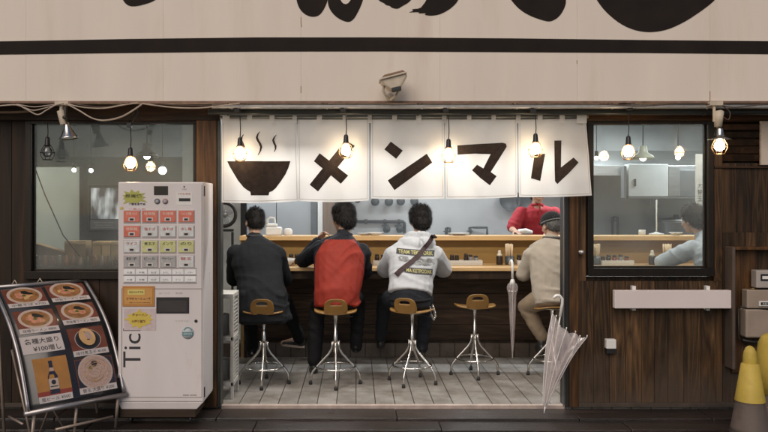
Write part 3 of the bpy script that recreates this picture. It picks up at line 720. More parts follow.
for cx, m_ in ((157.3, mat('speaker_grey', (.10,.10,.11), .5)), (165.3, mat('red_grey_badge', (.30,.18,.18), .5))):
    b = MB(); b.lathe((mx_(cx), YM, mz(201.3)), [(.020,.001),(.020,-.004),(.016,-.006),(.0,-.006)], axis='y'); b.build('round_badge', m_, tm)
    b = MB(); b.lathe((mx_(cx), YM-.007, mz(201.8)), [(.013,.0005),(.013,-.001),(.0,-.001)], axis='y'); b.build('badge_face', mat('badge_face', (.32,.33,.35), .5), tm)
PAPER = mat('paper', (.74,.72,.68), .7, 0, .05)
b = MB(); b.box(mx_(176.5), mx_(192.5), YM-.0015, YM, mz(205), mz(192.4)); b.build('sticker', PAPER, tm)
b = MB(); b.box(mx_(179), mx_(190.3), YM-.0035, YM-.002, mz(201.2), mz(198.2)); b.build('card_slot', BLACK, tm)
b = MB(); fit_text(b, '千円札専用', mfront(184, 193.9, .0022), .09, .013); b.build('small_print', mat('red_ink', (.50,.08,.05), .6), tm)
b = MB(); b.poly([(mx_(184.2)+.008*math.cos(a)*(1 if k % 2 else .4), mz(186.8)+.010*math.sin(a)*(1 if k % 2 else .4)) for k, a in enumerate([2*PI*i/10 for i in range(10)])], YM-.0015, YM-.0003); fit_text(b, 'TICKET', mfront(184.2, 189.3, .001), .035, .006); b.build('small_print', INKT, tm)
def burst(cx, cy, rx, ry, n, d, m_, inner=.68, seed=1, jit=.2):
    rnd = random.Random(seed); pts = []
    for k in range(2*n):
        a = PI*k/n; f_ = (1+rnd.uniform(-jit, jit)) if k % 2 == 0 else inner
        pts.append((mx_(cx)+rx*f_*math.cos(a), mz(cy)+ry*f_*math.sin(a)))
    b = MB(); b.poly(pts, YM-d-.001, YM-d+.0006); return b.build('starburst_sticker', m_, tm)
s_ = burst(133.5, 197.2, .098, .055, 11, .0012, mat('lime_sticker', (.42,.42,.10), .6, 0, .1), .66, 3)
q = MB(); fit_text(q, '券売機', mfront(133.5, 196, .0026), .12, .026, 0, .03); q.build('sticker_text', mat('dark_green_ink', (.10,.09,.03), .6), s_)
q = MB(); fit_text(q, '食券をお求め', mfront(137, 204, .0026), .12, .018, 0, .03); fit_text(q, '一番人気', mfront(137, 209.0, .0012), .12, .010, 1); q.build('sticker_text', [INKT, mat('red_ink2', (.55,.10,.08), .6)], s_)
burst(121.8, 208.3, .017, .014, 5, .0012, mat('gold_sticker', (.55,.40,.08), .6), .5, 4, .05)
# orange card in a wooden frame
b = MB(); b.box(mx_(122.6), mx_(154.8), YM-.006, YM-.0005, mz(306.4), mz(286)); nb = b.build('notice_board', mat('orange_board', (.48,.21,.05), .5, 0, .1), tm, bevel=.002)
q = MB(); q.box(mx_(124.6), mx_(152.8), YM-.0078, YM-.0062, mz(304.2), mz(288)); q.build('notice_field', mat('amber', (.56,.29,.08), .5, 0, .12), nb)
q = MB(); q.box(mx_(128), mx_(145), YM-.0092, YM-.008, mz(294.6), mz(289.5)); q.build('notice_card', mat('pale_yellow', (.62,.54,.16), .6), nb)
q = MB(); fit_text(q, '本日のおすすめ', mfront(136.5, 292, .0098), .10, .018, 0, .02); q.build('notice_title', mat('brown_ink', (.16,.05,.02), .6), nb); q = MB(); fit_text(q, '特製チャーシュー麺', mfront(139, 298.6, .0082), .18, .018, 0, .04); q.build('notice_text', INKT, nb); q = MB(); fit_text(q, '売り切れ御免', mfront(140, 302.2, .0082), .15, .012, 0, .02); q.build('small_print', mat('brown_ink', (.16,.05,.02), .6), nb)
b = MB(); b.box(mx_(124), mx_(156), YM-.0016, YM-.0004, mz(330.3), mz(308.6)); pb = b.build('poster_sheet', mat('pinkish_paper', (.56,.46,.46), .6, 0, .1, 30), tm)
s_ = burst(139.5, 319.2, .100, .066, 12, .0022, mat('yellow_sticker', (.60,.46,.08), .6, 0, .08), .76, 9, .16)
q = MB(); fit_text(q, 'チャーハン', mfront(140, 315, .0036), .11, .022, 0, .03); fit_text(q, '大盛り無料', mfront(138.6, 321.3, .0036), .10, .022, 0, .03); q.build('sticker_text', mat('brown_ink', (0,0,0)), s_)
q = MB(); fit_text(q, 'Tick', mfront(132, 343.0, .0006), .345, .124, 0, 0, PI/2); q.build('lettering', mat('machine_letter', (.03,.028,.03), .6), tm)
b = MB(); b.box(mx_(156.3), mx_(189.2), YM-.003, YM+.002, mz(313.6), mz(297.2)); sl_ = b.build('payout_tray', BLACK, tm, bevel=.002)
q = MB(); q.box(mx_(158.3), mx_(187.2), YM-.0045, YM-.0032, mz(311.8), mz(300.4)); q.build('tray_flap', mat('smoked_flap', (.05,.045,.045), .18), sl_)
q = MB(); fit_text(q, 'おつり・食券', mfront(171, 293.2, .0006), .17, .014); fit_text(q, 'とりだし口', mfront(182, 321, .0006), .09, .012); fit_text(q, 'ticket vendor', mfront(190, 395, .0006), .10, .010, 1, .02); q.build('small_print', [mat('grey_ink', (.36,.30,.29), .6), INKT], tm)
b = MB(); b.lathe((mx_(196), YM, mz(321)), [(.011,.001),(.011,-.004),(.006,-.005),(.0,-.003)], axis='y'); b.build('lock', DULL if 0 else BLACK, tm)
b = MB(); b.lathe((mx_(187.8), YM-.0005, mz(333)), [(.044,.0003),(.044,-.001),(.0,-.001)], axis='y', n=32); rb = b.build('round_logo', mat('logo_grey', (.42,.47,.48), .6), tm)
q = MB(); q.box(mx_(182.6), mx_(193), YM-.0024, YM-.0017, mz(335.6), mz(332), 0)
fit_text(q, 'SERVICE', mfront(187.8, 333.8, .0029), .062, .015, 1); q.torus((mx_(187.8), YM-.002, mz(331)), .026, .0035, 2, arc=(.3, PI-.3), axis='y', n=16)
q.build('logo_mark', [mat('teal', (.06,.20,.22), .5), PAPER, mat('pale_teal', (.16,.28,.30), .5)], rb)

# ------------------------------------------------------------------ curved menu stand
BL_, BR_ = V((-2.10,-.89,.21)), V((-1.65,-.43,.21))
back = V((-.715,.70,0)); edge = (BR_-BL_)
def curve_pt(v, h=0):
    chord_d, chord_z = .60, .75; bul = .095
    d_ = chord_d*v+(-.78*bul)*math.sin(PI*v); z_ = chord_z*v+.625*bul*math.sin(PI*v)
    dd = chord_d-.78*bul*PI*math.cos(PI*v); dz = chord_z+.625*bul*PI*math.cos(PI*v)
    l_ = math.hypot(dd, dz); n_ = (-dz/l_, dd/l_)      # towards the viewer
    return d_+n_[0]*h, z_+n_[1]*h
def SP(u, t, h=0):
    d_, z_ = curve_pt(1-t, h)
    return BL_+edge*u+back*d_+V((0,0,z_))
ms = thing('menu_stand', 'curved black menu board with photographs of noodle dishes on a metal stand', 'menu board', (-2.1,-.5,-.035))
def patch(mb, u0, u1, t0, t1, h, mi=0, th=None, n=10):
    vs = []; fs = []
    for j in range(n+1):
        for i in (0,1): vs.append(SP(u0+(u1-u0)*i, t0+(t1-t0)*j/n, h))
    for j in range(n): a = j*2; fs.append((a, a+1, a+3, a+2))
    mb.add(vs, fs, mi, True)
    if th:
        k = len(vs); vs2 = [SP(u0+(u1-u0)*i, t0+(t1-t0)*j/n, h-th) for j in range(n+1) for i in (0,1)]
        f2 = [(j*2+2, j*2+3, j*2+1, j*2) for j in range(n)]
        allv = vs+vs2; sd = []
        for j in range(n): sd += [(j*2, j*2+2, k+j*2+2, k+j*2), (j*2+1, k+j*2+1, k+j*2+3, j*2+3)]
        sd += [(0, k, k+1, 1), (2*n, 2*n+1, k+2*n+1, k+2*n)]
        mb.add(allv, [tuple(k+i for i in f) for f in f2]+sd, mi, False)
def disc(mb, u, t, ru, h, mi=0, n=28, sq=1.0, wob=0, seed=0, r0=0, rot=0):
    """flat shape printed on the board; ru is its half width as a share of the board's width"""
    k_ = .643/.985; vs = [SP(u, t, h)]; rnd = random.Random(seed); ph = rnd.random()*6
    for i in range(n):
        a = 2*PI*i/n; rr = ru*(1+wob*math.sin(3*a+ph)+wob*.6*math.sin(5*a+ph*2))
        x_, y_ = math.cos(a)*rr, math.sin(a)*rr*sq
        x_, y_ = x_*math.cos(rot)-y_*math.sin(rot), x_*math.sin(rot)+y_*math.cos(rot)
        vs.append(SP(u+x_, t+y_*k_, h))
    mb.add(vs, [(0, i+1, (i+1) % n+1) for i in range(n)], mi, False)
MBLK = mat('menu_black', (.022,.022,.026), .28, 0, .1, 5, coat=.3)
b = MB(); patch(b, -.0, 1.0, 0, 1, 0, 0, .012, 24); b.build('board', MBLK, ms)
b = MB()
for u in (-.02, 1.02): b.tube([SP(u, i/20, .004) for i in range(21)], .013, n=10)
b.build('side_rail', mat('rail_alu', (.40,.38,.38), .35, .8), ms)
b = MB(); b.tube([SP(-.06,1.01,.0), SP(1.05,1.01,.0)], .017, n=12); b.build('bottom_rail', mat('rail_alu', (0,0,0)), ms)
b = MB(); b.tube([SP(-.04,-.005,.0), SP(1.04,-.005,.0)], .014, n=12); b.build('top_rail', mat('rail_alu', (0,0,0)), ms)
b = MB()
for u in (.22, .5): c_ = SP(u,-.02,0); b.tube([c_+V((-.02,0,0)), c_+V((0,0,.03)), c_+V((.02,0,0))], .004)
b.build('hanging_clip', CREAM_P, ms)
PH = [mat('photo_brown', (.17,.055,.035), .3, 0, .2, 12), mat('photo_bowl', (.55,.43,.36), .3, 0, .05), mat('photo_soup', (.33,.15,.055), .3, 0, .3, 30),
      mat('photo_noodle', (.62,.38,.16), .3, 0, .3, 60), mat('photo_meat', (.58,.25,.15), .3, 0, .25, 40), mat('photo_nori', (.02,.022,.018), .3), mat('photo_egg', (.66,.40,.18), .3, 0, .12, 12),
      mat('photo_dark', (.035,.035,.05), .3), mat('photo_orange', (.44,.21,.06), .3, 0, .12, 10), mat('photo_pale', (.50,.35,.29), .3, 0, .16, 90), mat('caption_white', (.62,.55,.52), .35, 0, .05), INKT, mat('photo_red', (.30,.06,.04), .3), mat('photo_green', (.10,.14,.03), .3)]
def menu_text(mb, body, u, t, w_, h_, hh=.0055, mi=11, bold=.0):
    fit_text(mb, body, lambda a, c: SP(u+a/.643, t-c/.985, hh), w_, h_, mi, bold)
def picture(u0, u1, t0, t1, cap, kind, seed):
    b = MB(); ct = t1-.050
    patch(b, u0, u1, t0, ct, .0018, 0 if kind != 'beer' else 8)
    cu, ctm = (u0+u1)/2, (t0+ct)/2; ru = (u1-u0)*.43
    if kind == 'ramen':
        rnd = random.Random(seed)
        disc(b, cu, ctm+.004, ru*1.02, .0024, 12, sq=.74); disc(b, cu, ctm, ru, .0028, 1, sq=.72); disc(b, cu, ctm, ru*.83, .0031, 2, sq=.68)
        for k in range(9):
            a = rnd.random()*6.28; disc(b, cu+ru*.42*math.cos(a)*rnd.random()**.5, ctm+.035*math.sin(a)*rnd.random(), ru*rnd.uniform(.12,.24), .0033+.00012*k, rnd.choice([3,3,6,4]), sq=.6, wob=.15, seed=k, n=12)
        for k in range(3):
            a = rnd.random()*6.28; disc(b, cu+ru*.34*math.cos(a), ctm+.026*math.sin(a), ru*.24, .0046+.0001*k, 4, sq=.7, wob=.08, seed=k+9, n=14)
        disc(b, cu+ru*.14, ctm-.024, ru*.34, .0051, 5, sq=.42, wob=.12, seed=seed, n=14, rot=.35); disc(b, cu-ru*.05, ctm+.004, ru*.12, .0053, 13, sq=.8, wob=.2, seed=2, n=10)
    elif kind == 'egg':
        disc(b, cu, ctm+.010, ru*.84, .0024, 1, sq=.86); disc(b, cu, ctm+.010, ru*.80, .0027, 7, sq=.86); disc(b, cu, ctm+.010, ru*.66, .0030, 5, sq=.84)
        disc(b, cu, ctm-.012, ru*.50, .0034, 6, sq=1.25, rot=-.25); disc(b, cu+.015, ctm-.022, ru*.22, .0037, 9, sq=1.3, rot=-.25)
    elif kind == 'noodles':
        patch(b, u0+.01, u1-.01, t0+.006, ct-.004, .0022, 7)
        disc(b, cu, ctm, ru*1.06, .0026, 1, sq=.96); disc(b, cu, ctm, ru*.97, .0030, 9, sq=.95)
        rnd = random.Random(seed)
        for k in range(26):
            a0 = rnd.random()*6.28; r0 = rnd.random()*ru*.6; pts = []
            for i in range(9):
                aa = a0+i*.16*rnd.choice([1,1.1]); r_ = r0+ru*.16+.002*i; pts.append(SP(cu+r_*math.cos(aa)*1., ctm+r_*math.sin(aa)*.62, .0036))
            b.tube(pts, .0011, 3 if k % 2 else 6, n=4)
        disc(b, cu-.05, ctm-.03, .018, .0042, 13, wob=.2, n=8)
    elif kind == 'beer':
        patch(b, u0, u1, ct-.03, ct, .0022, 12)
        def bp(pts, h, mi): b.add([SP(cu+x_, y_, h) for x_, y_ in pts], [tuple(range(len(pts)))], mi)
        bt, bb = t0+.025, ct-.008
        bp([(-.020,bt),(.020,bt),(.022,bt+.018),(-.022,bt+.018)], .0026, 7)
        bp([(-.018,bt+.018),(.018,bt+.018),(.024,bt+.07),(.052,bt+.11),(.052,bb),(-.052,bb),(-.052,bt+.11),(-.024,bt+.07)], .0026, 7)
        bp([(-.050,bt+.125),(.050,bt+.125),(.050,bb-.03),(-.050,bb-.03)], .0030, 1); disc(b, cu, bt+.15, .024, .0034, 7); bp([(-.04,bb-.052),(.04,bb-.052),(.04,bb-.045),(-.04,bb-.045)], .0033, 7)
        bp([(-.020,bt+.05),(.020,bt+.05),(.026,bt+.075),(-.026,bt+.075)], .0030, 9)
    patch(b, u0+.005, u1-.005, ct, t1-.008, .0024, 10)
    menu_text(b, cap, cu, ct+.021, (u1-u0)*.643*.82, .026, .0030)
    b.build('dish_photo', PH, ms)
picture(.04, .48, .035, .235, '中華そば ¥700', 'ramen', 3)
picture(.52, .97, .020, .215, '特製ラーメン ¥900', 'ramen', 8)
picture(.05, .48, .265, .475, '味噌ラーメン ¥800', 'ramen', 13)
picture(.53, .96, .240, .440, '辛味噌ラーメン ¥850', 'ramen', 21)
picture(.54, .95, .470, .700, '味付煮玉子 ¥100', 'egg', 5)
picture(.53, .96, .715, .965, '替玉 大盛り ¥200', 'noodles', 6)
picture(.10, .46, .665, .975, '瓶ビール ¥500', 'beer', 7)
b = MB(); patch(b, .03, .47, .49, .625, .0018, 10); menu_text(b, '各種大盛り', .25, .532, .23, .042, .0024, 11, .01); menu_text(b, '¥100増し', .29, .592, .19, .042, .0024, 11, .01); b.build('price_card', PH, ms)
back_pts = [SP(.5,0,-.03), SP(1.0,0,-.03), V((-1.95,-.045,.745)), V((-1.82,-.06,.40)), V((-2.20,-.30,.40))]
b = MB(); nn_ = len(back_pts); bk = [p+V((-.012,.0,-.010)) for p in back_pts]
b.add(back_pts+bk, [tuple(range(nn_)), tuple(range(2*nn_-1, nn_-1, -1))]+[(i, i+nn_, (i+1) % nn_+nn_, (i+1) % nn_) for i in range(nn_)]); b.build('rear_board', MBLK, ms)
b = MB(); b.tube([back_pts[1]+V((.012,-.01,0)), back_pts[2]+V((.012,-.01,0)), back_pts[3]+V((.012,-.01,0))], .011); b.build('rear_rail', mat('rail_alu', (0,0,0)), ms)
LEGM = mat('stand_leg', (.34,.27,.22), .45, .5, .2, 10)
def leg(p, q, r=.011, n='leg'): b = MB(); b.tube([p, q], r, n=10); b.build(n, LEGM, ms)
G = -.035
leg(SP(.05,1.0,-.01), V((-2.09,-.90,-.05))); leg(SP(.96,1.0,-.01), V((-1.70,-.42,G)))
leg(SP(.5,1.0,-.02), V((-1.90,-.68,-.05)), .010)
leg(SP(.02,.0,-.02), V((-2.42,-.56,-.05))); leg(SP(.98,.0,-.02)+V((.02,0,0)), V((-1.93,-.12,G)))
leg(V((-2.35,-.60,.55)), V((-2.12,-.80,-.05)), .008, 'brace'); leg(V((-2.16,-.86,.12)), V((-2.36,-.62,.10)), .008, 'brace'); leg(V((-1.98,-.78,.06)), V((-1.70,-.48,.06)), .010, 'brace')
leg(V((-2.03,-.45,.45)), V((-2.2,-.5,-.04)), .007, 'brace'); leg(V((-2.3,-.5,.45)), V((-2.02,-.5,-.04)), .007, 'brace')

# ------------------------------------------------------------------ things on the right hand wall
t = thing('blank_sign_box', 'long blank white light box on two brackets on the timber wall under the right window', 'sign', (PX(673,0), -.06, PZ(299,0)))
b = MB(); b.box(PX(615,-.1), PX(732,-.1), -.10, -.045, PZ(308.5,-.1), PZ(290.5,-.1)); b.build('panel', mat('blank_panel', (.68,.61,.60), .45, 0, .04, 3, dirt=((.4,.33,.3), 2, .7, .95)), t, bevel=.004)
for px in (634, 708):
    b = MB(); b.box(PX(px-1.8,-.04), PX(px+1.8,-.04), -.045, 0, PZ(310.5,-.04), PZ(286,-.04)); b.build('bracket', WHITE_P, t, bevel=.002)
t = thing('outlet_cover', 'small cream weatherproof socket cover on the timber wall near the umbrella', 'socket', (PX(612,0), 0, PZ(345,0)))
b = MB(); b.box(PX(606.5,-.05), PX(616.5,-.05), -.05, .0, PZ(349,-.05), PZ(339.5,-.05)); b.build('cover', WHITE_P, t, bevel=.006)
b = MB(); b.box(PX(607,-.04), PX(617,-.04), -.035, .0, PZ(354,-.04), PZ(349,-.04)-.001); b.build('socket_face', BLACK, t, bevel=.002)
t = thing('pale_notice_board', 'pale weathered panel fixed high on the dark wall at the right edge', 'panel', (PX(775,0), -.02, PZ(143,0)))
b = MB(); b.box(PX(761.5,-.03), PX(792,-.03), -.03, -.0, PZ(165,-.03), PZ(121,-.03)); b.build('panel', mat('weathered_pale', (.46,.40,.35), .7, 0, .15, 5), t, bevel=.003)
# meter cabinet
t = thing('meter_cabinet', 'dark timber frame round the gas meters at the right edge', 'cabinet', (PX(760,0), -.05, PZ(300,0)))
b = MB(); b.box(PX(732.5,-.12), PX(735.5,-.12), -.12, .0, PZ(369,-.1), PZ(247,-.1)); b.build('side_board', mat('greyed_board', (.085,.062,.048), .6, 0, .2, 6), t, bevel=.003)
b = MB(); b.box(PX(736.5,-.12)+.001, 3.6, -.10, .0, PZ(250,-.1), PZ(247,-.1)); b.box(PX(737,-.1)+.002, PX(757,-.02), -.022, -.003, PZ(372,0), PZ(251,-.1)); b.build('back_board', W_MID, t, bevel=.003)
t = thing('gas_meter', 'cream gas meter with a dial window behind the cones', 'meter', (PX(760,-.1), -.08, PZ(325,-.1)), 'meters in the dark frame')
Ym = -.13
def q2(x_, y_): return (PX(x_,Ym), PZ(y_,Ym))
b = MB(); b.box(PX(746,Ym), PX(778,Ym), Ym, Ym+.10, PZ(338,Ym), PZ(309.5,Ym)); b.build('body', mat('meter_cream', (.30,.24,.19), .5, 0, .1, 8), t, bevel=.012)
b = MB(); b.box(PX(747.5,Ym), PX(778,Ym), Ym+.005, Ym+.09, PZ(308.5,Ym), PZ(290,Ym)); b.build('head', mat('meter_cream', (0,0,0)), t, bevel=.008)
b = MB(); b.box(PX(759,Ym), PX(772,Ym), Ym-.004, Ym+.004, PZ(306,Ym), PZ(301,Ym)); b.build('dial_window', WHITE_P, t)
q = MB(); q.box(PX(760.5,Ym), PX(771,Ym), Ym-.006, Ym-.0045, PZ(305,Ym), PZ(302.3,Ym)); fit_text(q, '0427', lambda a, c: (PX(765.5,Ym)+a, Ym-.0075, PZ(303.7,Ym)+c), .05, .012, 1); q.build('dial', [BLACK, PAPER], t)
b = MB(); b.tube([(PX(742,Ym),Ym+.03,PZ(307,Ym)), (PX(752,Ym),Ym+.03,PZ(309,Ym)), (PX(770,Ym),Ym-.004,PZ(309,Ym))], .006)
b.tube([(PX(745,Ym),Ym+.04,PZ(341,Ym)), (PX(755,Ym),Ym+.04,PZ(343,Ym)), (PX(775,Ym),Ym+.04,PZ(342,Ym))], .012); b.tube([(PX(742,Ym),Ym+.05,PZ(309,Ym)),(PX(742,Ym),Ym+.05,PZ(340,Ym)),(PX(750,Ym),Ym+.05,PZ(346,Ym))], .007); b.build('gas_pipe', DARKW, t)
t = thing('electric_meter', 'small grey meter box with a white display above the cream gas meter', 'meter', (PX(765,Ym), -.08, PZ(277,Ym)), 'meters in the dark frame')
b = MB(); b.box(PX(756.5,Ym), PX(780,Ym), Ym, Ym+.08, PZ(288,Ym), PZ(270.5,Ym)); b.build('body', mat('meter_white', (.38,.34,.31), .45, 0, .06), t, bevel=.006)
b = MB(); b.box(PX(760.5,Ym), PX(776,Ym), Ym-.004, Ym, PZ(281,Ym), PZ(274,Ym)); b.build('display', BLACK, t, bevel=.002)
q = MB(); q.box(PX(762,Ym), PX(776,Ym), Ym-.006, Ym-.0045, PZ(279,Ym), PZ(276,Ym)); q.build('display_strip', PAPER, t)
b = MB(); b.box(PX(752,Ym), PX(756,Ym), Ym+.02, Ym+.07, PZ(296,Ym), PZ(289,Ym)); b.tube([(PX(754,Ym),Ym+.05,PZ(297,Ym)),(PX(755,Ym),Ym+.05,PZ(289.5,Ym)),(PX(764,Ym),Ym+.05,PZ(288,Ym))], .006); b.build('wire', mat('brass_fitting', (.25,.17,.08), .4, .6), t)

# ------------------------------------------------------------------ traffic cones
CG = mat('cone_grey', (.115,.088,.075), .65, 0, .15, 7, .2, 40, dirt=((.05,.035,.028), 5, .5, .75)); CY = mat('cone_yellow', (.50,.36,.06), .55, 0, .12, 10, .2, 30, dirt=((.34,.24,.06), 7, .55, .9))
def cone(loc, label, s=1.0, grey=True, tipr=.032):
    t = thing('traffic_cone', label, 'cone', loc, 'traffic cones in front of the meters')
    x, y, z = loc
    def r_(h): return (.142-(.142-.046)*(h/.60))*s
    b = MB(); b.lathe((x,y,z), [(r_(0)+.012,.0),(r_(0)+.012,.022),(r_(.022),.028),(r_(.19),.19),(r_(.19)+.004,.195),(r_(.20),.205),(r_(.385),.385)], n=40, cap=False); b.box(x-.19*s, x+.19*s, y-.19*s, y+.19*s, z+.0, z+.02); b.build('lower_cone', CG if grey else CY, t)
    b = MB(); b.lathe((x,y,z), [(r_(.37)+.006,.37),(r_(.60)+.006,.60),(r_(.60)-.004,.606)], n=40, cap=False); b.build('sleeve', CY, t)
    b = MB(); b.lathe((x,y,z), [(.040*s,.60),(.042*s,.61),(.041*s,.64),(.036*s,.675),(.026*s,.70),(.012*s,.712),(0,.715)], n=28, cap=False); b.build('tip', CY, t)
cone((PX(750,-1.0), -1.0, -.06), 'grey traffic cone with a yellow upper sleeve, foremost of the cones')
cone((PX(765.5,-.62), -.62, -.06), 'grey and yellow traffic cone half hidden behind the foremost cone', .9)
t = thing('barrier_post', 'rounded yellow topped plastic post with a grey foot at the very right edge', 'barrier', (PX(779,-.78), -.78, -.06), None)
Yb = -.78
b = MB(); b.lathe((PX(779,Yb),Yb,-.06), [(.150,.365),(.138,.50),(.132,.62),(.122,.69),(.100,.735),(.06,.755),(0,.76)], n=36); b.build('body', CY, t)
b = MB(); b.lathe((PX(779,Yb),Yb,-.06), [(.19,0),(.19,.03),(.175,.05),(.148,.364)], n=36); b.build('foot', CG, t)

# ------------------------------------------------------------------ umbrellas
CLEAR = None
def clear_mat():
    m, nt, p = newmat('clear_vinyl'); nt.nodes.remove(p); o = nt.nodes['Material Output']
    t_ = N(nt, 'ShaderNodeBsdfTransparent'); t_.inputs['Color'].default_value = (.92,.88,.88,1)
    d_ = N(nt, 'ShaderNodeBsdfDiffuse'); d_.inputs['Color'].default_value = (.74,.66,.65,1); tr = N(nt, 'ShaderNodeBsdfTranslucent'); tr.inputs['Color'].default_value = (.74,.66,.65,1)
    g_ = N(nt, 'ShaderNodeBsdfGlossy'); g_.inputs['Roughness'].default_value = .18
    a = N(nt, 'ShaderNodeMixShader'); a.inputs[0].default_value = .4; L(nt, d_.outputs[0], a.inputs[1]); L(nt, tr.outputs[0], a.inputs[2])
    n = N(nt, 'ShaderNodeTexNoise'); n.inputs['Scale'].default_value = 22; n.inputs['Detail'].default_value = 5; L(nt, coords(nt, (1,1,.25)), n.inputs['Vector'])
    mr = N(nt, 'ShaderNodeMapRange'); mr.inputs['From Min'].default_value = .35; mr.inputs['From Max'].default_value = .65; mr.inputs['To Min'].default_value = .25; mr.inputs['To Max'].default_value = .62; L(nt, n.outputs['Fac'], mr.inputs['Value'])
    c = N(nt, 'ShaderNodeMixShader'); L(nt, mr.outputs[0], c.inputs[0]); L(nt, t_.outputs[0], c.inputs[1]); L(nt, a.outputs[0], c.inputs[2])
    e = N(nt, 'ShaderNodeMixShader'); e.inputs[0].default_value = .10; L(nt, c.outputs[0], e.inputs[1]); L(nt, g_.outputs[0], e.inputs[2]); L(nt, e.outputs[0], o.inputs['Surface'])
    return m
VIN = clear_mat()
Yu = -.10
tipp = V((PX(544,Yu-.04), Yu-.04, -.012)); hnd = V((PX(563,Yu), Yu+.02, PZ(304,Yu)))
t = thing('umbrella', 'clear vinyl umbrella half open, leaning tip down against the right door post', 'umbrella', tipp, 'clear umbrellas left by customers')
ax = (hnd-tipp).normalized(); sd = V((1,0,0)); sd = (sd-ax*sd.dot(ax)).normalized(); up = ax.cross(sd)
ln = (hnd-tipp).length
def up_(s_, a, r): return tipp+ax*s_+(sd*math.cos(a)+up*math.sin(a))*r
b = MB(); b.tube([tipp+ax*.045, hnd], .0055); b.build('shaft', WHITE_P, t)
b = MB(); b.tube([tipp, tipp+ax*.07], [.004,.008]); b.build('ferrule', WHITE_P, t)
hk = [hnd-ax*.10, hnd, hnd+ax*.035+sd*-.006, hnd+ax*.055-sd*.03, hnd+ax*.050-sd*.055, hnd+ax*.025-sd*.072]
b = MB(); b.tube(hk, [.011]*5+[.010], n=12); b.build('handle', mat('translucent_handle', (.70,.68,.66), .25), t)
b = MB(); vs = []; fs = []; nr_, na = 26, 64
for j in range(nr_+1):
    s_ = j/nr_
    for i in range(na):
        a = 2*PI*i/na; k = (a*8/(2*PI)) % 1
        lean = .035*s_*s_     # the canopy flops open to the right
        base = .012+.128*s_**.95
        fold = 1-.13*math.sin(PI*k)*(.4+.6*s_)+.05*math.sin(a*3+s_*7)*s_
        wide = base*fold*(1.0+.30*math.cos(a)*s_)
        end = (.010*s_*math.cos(a*8)+.02*math.sin(a*2+1))*s_**4
        vs.append(tipp+ax*(.05+.60*s_+end-.065*math.cos(a)*s_*s_)+(sd*math.cos(a)+up*math.sin(a)*.62)*wide+sd*lean)
for j in range(nr_):
    for i in range(na): q = j*na+i; r2 = j*na+(i+1) % na; fs.append((q, r2, r2+na, q+na))
b.add(vs, fs, 0, True); b.build('canopy', VIN, t)
for k in range(8):
    i = k*8; b = MB(); b.tube([vs[j*na+i] for j in range(0, nr_+1, 2)], .0022, n=5); b.tube([vs[nr_*na+i], vs[nr_*na+i]+ax*.018], .004, n=6); b.build('rib', WHITE_P, t)
Yf = 1.24
t = thing('umbrella', 'tightly furled clear umbrella with a white handle hanging from the counter edge', 'umbrella', (PX(512,Yf), Yf, .1), 'clear umbrellas left by customers')
xu = PX(512.5,Yf); zt, zb = PZ(263,Yf), PZ(358,Yf)
b = MB(); b.tube([(xu,Yf+.12,zt-.02),(xu,Yf+.10,zt+.005),(xu,Yf+.05,zt+.02),(xu,Yf+.01,zt+.0),(xu,Yf,zt-.04),(xu,Yf,zt-.16)], .0115, n=12); b.build('handle', WHITE_P, t)
b = MB(); b.tube([(xu,Yf,zt-.15),(xu,Yf,zb)], .005); b.build('shaft', WHITE_P, t)
b = MB(); vs = []; fs = []; na, nr_ = 40, 24
H0 = zt-.19
for j in range(nr_+1):
    s_ = j/nr_; rr = (.030+.014*math.sin(min(1,s_*7)*PI))*(1-s_)**.7+.005
    for i in range(na):
        a = 2*PI*i/na; vs.append((xu+rr*(1+.22*math.sin(a*8+s_*9))*math.cos(a), Yf+rr*(1+.22*math.sin(a*8+s_*9))*math.sin(a), H0-(H0-zb-.05)*s_))
for j in range(nr_):
    for i in range(na): q = j*na+i; r2 = j*na+(i+1) % na; fs.append((q, r2, r2+na, q+na))
b.add(vs, fs, 0, True); b.build('canopy', VIN, t)
b = MB(); b.torus((xu,Yf,PZ(291,Yf)), .036, .005, n=20); b.build('strap', WHITE_P, t)
b = MB(); b.tube([(xu,Yf,zt-.15),(xu,Yf,zt-.20)], [.014,.034]); b.build('runner', WHITE_P, t)
# ------------------------------------------------------------------ counter
YC0, YC1 = 1.30, 1.80
ZC, ZL = .955, 1.232
ct = thing('bar_counter', 'long pale wood noodle counter with a raised serving ledge', 'counter', (1.0, 1.6, 0))
CX0, CX1 = PX(239,1.7), 5.15
b = MB(); b.box(CX0, CX1, YC0, YC1-.001, ZC-.035, ZC); b.build('counter_top', W_PALE, ct, bevel=.004)
b = MB(); b.box(CX0, CX1, YC1, YC1+.02, ZC-.035, ZL-.045); b.build('riser_panel', W_RISER, ct)
b = MB(); b.box(CX0, CX1, YC1-.08, YC1+.24, ZL-.044, ZL); b.build('serving_ledge', W_PALE, ct, bevel=.004)
b = MB(); b.box(CX0, CX1, YC0+.02, YC0+.05, ZC-.11, ZC-.036); b.box(CX0, CX1, YC0+.20, YC1, ZC-.10, ZC-.036); b.build('apron', W_BLACK, ct)
b = MB(); x = CX0
z_ = .145
while z_ < ZC-.11:
    e = min(z_+.16, ZC-.101); b.box(CX0, CX1, 2.02+random.random()*.004, 2.10, z_+.002, e-.002); z_ = e
b.build('counter_front', wood('kick_boards', (.030,.018,.012), (.20,.125,.075), 'x', .5), ct)
b = MB(); b.box(CX0-.6, CX1, 1.86, 2.10, 0, .142); b.build('foot_plinth', tile_mat('plinth_tiles', (.151,.40), (.14,.11,.09), (.03,.025,.02)), ct, bevel=.004)
b = MB(); b.box(CX0, CX0+.03, YC1+.021, 2.10, .0, ZL-.045); b.build('end_panel', W_PALE, ct)

